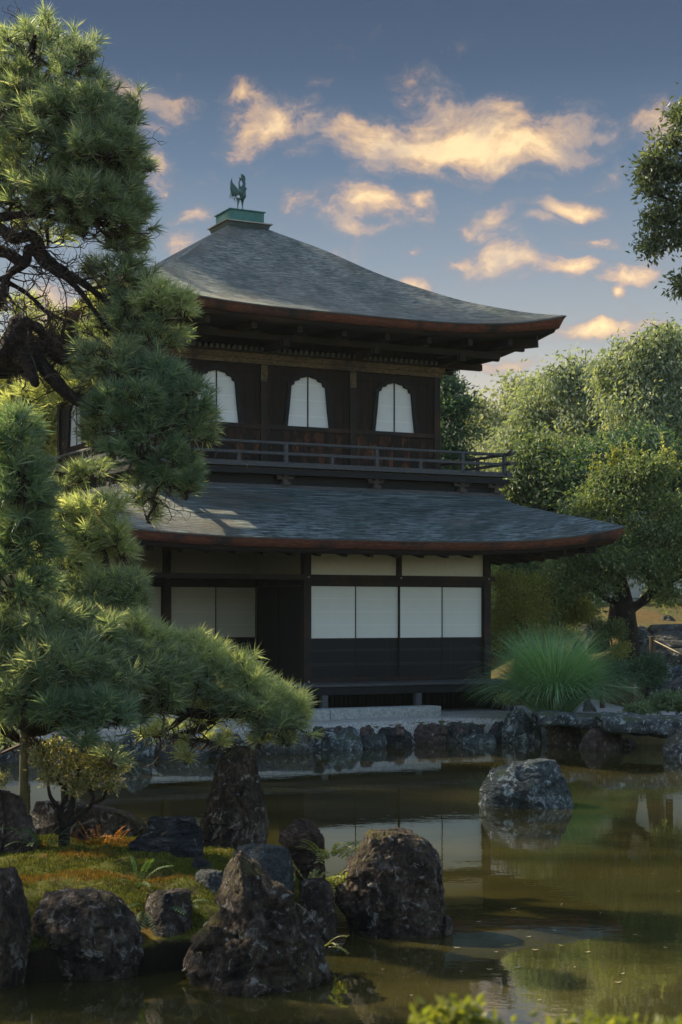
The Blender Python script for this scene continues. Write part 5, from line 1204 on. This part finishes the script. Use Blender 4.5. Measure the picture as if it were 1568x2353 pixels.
# moss sprigs
rng=np.random.default_rng(77)
n=95000; X=rng.uniform(-6,.25,n); Y=rng.uniform(10,15.4,n); Zm=np.array([isl(a,b) for a,b in zip(X,Y)]); k=Zm>(.36+.05*np.sin(X*9)+.04*np.sin(Y*13+X*5)); X,Y,Zm=X[k],Y[k],Zm[k]
pt=np.array([mn.noise((a*3.2,b*3.2,7)) for a,b in zip(X,Y)]); k=(pt>-.12)|(rng.random(len(X))<.22); X,Y,Zm,pt=X[k],Y[k],Zm[k],pt[k]
def moss_mesh(name,sel,mat,h,label,cat='moss'):
    p=np.stack([X[sel],Y[sel],Zm[sel]-.004],1); m=len(p); V=[]
    per=3; p=np.repeat(p,per,0)+rng.normal(size=(m*per,3))*np.array([.012,.012,0]); d=unit(np.array([0,0,1])+rng.normal(size=p.shape)*.38); s=perp(d,rng.normal(size=p.shape))
    L=(h*rng.uniform(.6,1.3,len(p)))[:,None]; w=.0045
    V=np.empty((len(p),4,3)); V[:,0]=p-s*w*.5; V[:,1]=p+s*w*.5; V[:,2]=p+d*L*.6+s*w; V[:,3]=p+d*L
    mesh_np(name,V.reshape(-1,3),quads(len(p)),mat,kind='stuff',label=label,cat=cat)
big=np.array([mn.noise((a*1.3,b*1.6,17)) for a,b in zip(X,Y)])
orange=(big>.36)
moss_mesh('moss',~orange,leafmat('moss_sprigs',(.032,.046,.010),(.10,.105,.018),(.27,.22,.04),.3,.7,.15),.030,'green and yellow cushion moss covering the islet')
moss_mesh('moss',orange,leafmat('rusty_moss_sprigs',(.09,.05,.012),(.17,.10,.018),(.34,.18,.04),.3,.7,.15),.034,'rusty orange patches of moss on the islet')
# ferns
m_fern=leafmat('fern_leaflets',(.035,.075,.025),(.07,.125,.04),(.13,.17,.05),.3,.5)
m_fern2=leafmat('yellowing_fern_leaflets',(.14,.17,.04),(.26,.27,.07),(.50,.34,.08),.45,.4)
def fern(label,base,fr,mat,seed,pin=17,plw=.30):
    """fr: list of (dx,dy,dz) tip offsets in metres"""
    rg=random.Random(seed); root=empty('fern',tuple(base),label=label,cat='fern'); 
    for tip in fr:
        m=MB(); tip=Vector(tip); L=tip.length; arc=Vector((0,0,L*.28)); pts=[tip*t+arc*math.sin(t*2.6)*(1-.3*t) for t in [i/pin for i in range(pin+1)]]
        m.tube(pts,[.0025*(1-.7*i/pin) for i in range(pin+1)],4)
        for i in range(2,pin+1):
            t=i/pin; d=(pts[i]-pts[i-1]).normalized(); sd=d.cross(Vector((0,0,1))).normalized(); ln=L*plw*math.sin(math.pi*(.12+.86*(1-t)))*.62*rg.uniform(.85,1.1)
            for s in (-1,1):
                e=pts[i]+(sd*s+d*.45).normalized()*ln-Vector((0,0,ln*.22)); w=L/pin*.42
                a_=pts[i]; mid=a_.lerp(e,.45)
                m.add([a_-d*w*.4,mid-d*w,e,mid+d*w],[(0,1,2,3)])
        m.build('frond',mat,root)
def on(x,y,Z):
    p=P(x,y,Z); p.z=max(isl(p.x,p.y),.2); return p
fern('bright fern with two fronds standing up in the middle of the moss',on(318,2085,11.3),[(.11,-.12,.2),(.24,-.05,.14),(-.05,.02,.2),(-.12,-.1,.06),(.1,-.2,.03)],m_fern,1)
fern('fern hanging over the front edge between the flat-topped rock and the pointed boulder',on(340,2120,10.95),[(.12,-.32,-.16),(.26,-.22,-.02),(-.05,-.3,-.2),(.2,-.1,.08),(-.12,-.15,.02)],m_fern,2)
fern('dark green fern at the left shoulder of the pointed boulder',on(425,2100,11.0),[(.1,-.15,.02),(-.14,-.1,.12),(.16,-.05,.05),(-.2,-.1,.0)],m_fern,3)
fern('small fern sprig beside the long log-like rock',on(318,1905,14.0),[(0,0,.18),(.1,-.02,.12),(-.09,0,.1)],m_fern,4)
fern('small feathery fern at the foot of the standing stone',on(605,1925,13.2),[(.1,-.05,.1),(-.1,-.05,.12),(.16,0,.04),(-.02,-.1,.14)],m_fern,5)
fern('orange young fern frond standing behind the bark-ridged stone',on(655,1912,13.0),[(-.03,0,.17),(.05,0,.1)],m_fern2,6,9)
rgf=random.Random(5)
def dense(label,c,rad,n,mat,seed,L=.2):
    rg=random.Random(seed); root=empty('fern',tuple(c),label=label,cat='fern')
    for i in range(n):
        an=rg.uniform(0,6.28); r=rg.uniform(0,1)**.6*rad; o=Vector((math.cos(an)*r,math.sin(an)*r*.6,-.25*r+.03)); l=L*rg.uniform(.6,1.1)
        tip=Vector((math.cos(an)*l,math.sin(an)*l*.7-.05,rg.uniform(-.05,.12))); arc=Vector((0,0,l*.25)); pin=8
        pts=[o+tip*t+arc*math.sin(t*2.4) for t in [k/pin for k in range(pin+1)]]; m=MB(); m.tube(pts,.002,4)
        for k in range(1,pin+1):
            d=(pts[k]-pts[k-1]).normalized(); sd=d.cross(Vector((0,0,1))).normalized(); ln=l*.22*rg.uniform(.8,1.2)
            for s in (-1,1):
                e=pts[k]+(sd*s+d*.7).normalized()*ln; mid=pts[k].lerp(e,.5); w=ln*.25; m.add([pts[k],mid-d*w,e,mid+d*w],[(0,1,2,3)])
        m.build('frond',mat,root)
dense('mat of yellow-green ferns hanging between the bark-ridged stone and the blocky boulder',P(708,2030,12.0),.26,34,m_fern2,8,.22)
dense('yellow-tipped ferns spilling right of the bark-ridged stone',P(762,1975,12.4),.13,22,m_fern2,9,.22)
dense('sprig of yellow leaves at the waterline between the two big boulders',P(745,2185,10.6),.03,5,m_fern2,10,.13)
dense('leafy green plant beside the twisted shrub at the left',on(95,1930,12.9)+Vector((0,0,.06)),.10,14,m_fern,12,.2)
dense('rusty red-brown low plants at the foot of the twisted shrub',on(225,1918,13.6)+Vector((0,0,.03)),.22,22,leafmat('rusty_leaves',(.2,.07,.02),(.35,.14,.04),(.5,.25,.08),.4),13,.12)
# twisted shrub (small azalea)
Zs=13.3; sb=on(148,1925,Zs)
tree('twisted_shrub','small old shrub with twisted bare stems and golden leaf pads on the islet',tuple(sb),
 [B(125,1718,34,9,Zs,1.2),B(190,1728,36,10,Zs,1.2),B(105,1745,30,14,Zs,1.0),B(225,1750,40,14,Zs,1.0),B(160,1760,40,12,Zs,1.0),B(262,1765,26,12,Zs,1.0),B(125,1785,32,12,Zs,1.0),B(200,1792,34,11,Zs,1.0),B(250,1800,30,13,Zs,1.0),B(165,1808,20,7,Zs,1.0)],
 3600,.042,lf_aza,701,trunk=[(sb-Vector((0,0,.1)),.05),(P(150,1890,Zs),.045),(P(165,1860,Zs),.03),(P(172,1820,Zs),.022),(P(180,1770,Zs),.015),(P(175,1735,Zs),.008)],
 limbs=[[(P(150,1890,Zs),.04),(P(140,1860,Zs),.03),(P(155,1820,Zs),.02),(P(130,1790,Zs),.012)],[(P(158,1895,Zs),.03),(P(190,1870,Zs),.022),(P(215,1840,Zs),.02),(P(205,1800,Zs),.014),(P(235,1780,Zs),.01)],[(P(215,1845,Zs),.018),(P(240,1835,Zs),.015),(P(245,1800,Zs),.01)],[(P(142,1858,Zs),.02),(P(118,1830,Zs),.016),(P(110,1790,Zs),.01)]],
 clump=.035,per=9,tr=.02,droop=-.3,cat='shrub',crownname='leaf_pads')
shp=P(-12,1805,13); tree('azalea_shrub','scrap of yellow shrub cut off by the left edge above the rounded boulder',tuple(on(-20,1850,13)),[B(-8,1790,20,12,13,.8)],500,.035,lf_aza,702,clump=.03,per=9,tr=.012,cat='shrub',crownname='foliage')
# near shrub in front of the camera
Zn=3.1
nb=(.95,Zn,land(.95,Zn))
leafN=leafmat('fresh_leaves',(.10,.12,.02),(.22,.23,.04),(.38,.35,.08),.5,.5)
def Bn(x,y,rx,ry): return B(x,y,rx,ry,Zn,.8)
tree('foreground_shrub','out-of-focus bright yellow-green shrub tips along the bottom right edge',nb,
 [Bn(1000,2362,8,8),Bn(1055,2345,3,4),Bn(1125,2396,16,4),Bn(1190,2405,16,4),Bn(1300,2400,16,4),Bn(1375,2384,12,4),Bn(1440,2385,8,5),Bn(1500,2404,20,5),Bn(1565,2402,20,5),Bn(1200,2560,250,24),Bn(1500,2560,180,24),Bn(1000,2560,90,20)],620,.027,leafN,703,clump=.018,per=8,tr=.006,cat='shrub',crownname='foliage',wid=.6,hollow=.2)
# fallen leaves on the water
m_fl=simple('dry_leaf',(.35,.28,.16),(.6,.5,.35),30)
rl_=random.Random(9); first=None
spots=[(1140,2190),(1230,2185),(1290,2175),(1320,2225),(1215,2155),(1275,2140),(1430,2240),(1500,2010),(1560,2050),(1180,2090),(1100,2120),(1420,2260),(1600,2200),(1350,2190),(1060,2235),(1240,2300),(1125,2230),(1050,2180),(1380,2100),(1460,2150),(1530,2180),(1290,2080),(945,2290),(1190,2225),(880,2230)]
for i,(x,y) in enumerate(spots):
    Z=zw(y); p=P(x,y,Z); p.z=WL+.004
    if first is None:
        m=MB(); n=10; V=[(0,0,.002)]+[(.03*math.cos(2*math.pi*k/n)*(1+.3*(k==0)),.012*math.sin(2*math.pi*k/n),.001+.006*abs(math.cos(2*math.pi*k/n))) for k in range(n)]
        m.add(V,[(0,k+1,(k+1)%n+1) for k in range(n)]); m.add([(v[0],v[1],v[2]-.0015) for v in V],[(0,(k+1)%n+1,k+1) for k in range(n)]); first=m.build('fallen_leaf',m_fl); o=first
    else: o=first.copy(); col.objects.link(o)
    o.location=p; o.rotation_euler=(0,0,rl_.uniform(-.5,.5)); s=rl_.uniform(.3,.75); o.scale=(s,s*.8,1)
    tag(o,'small pale dry leaf floating on the open water',cat='leaf',group='fallen leaves floating on the pond')

# ---------------------------------------------------------------- air
hz=MB().box(-130,130,-14,100,-3,40).build('haze',None,kind='stuff',label='thin pale evening haze in the air',cat='haze')
t=NT('air'); pv=t.n('ShaderNodeVolumePrincipled'); pv.inputs['Color'].default_value=(.80,.95,.93,1); pv.inputs['Density'].default_value=.00018; pv.inputs['Anisotropy'].default_value=.1
t.l(pv.outputs[0],t.out.inputs['Volume']); hz.data.materials.append(t.m); sc.cycles.volume_bounces=0
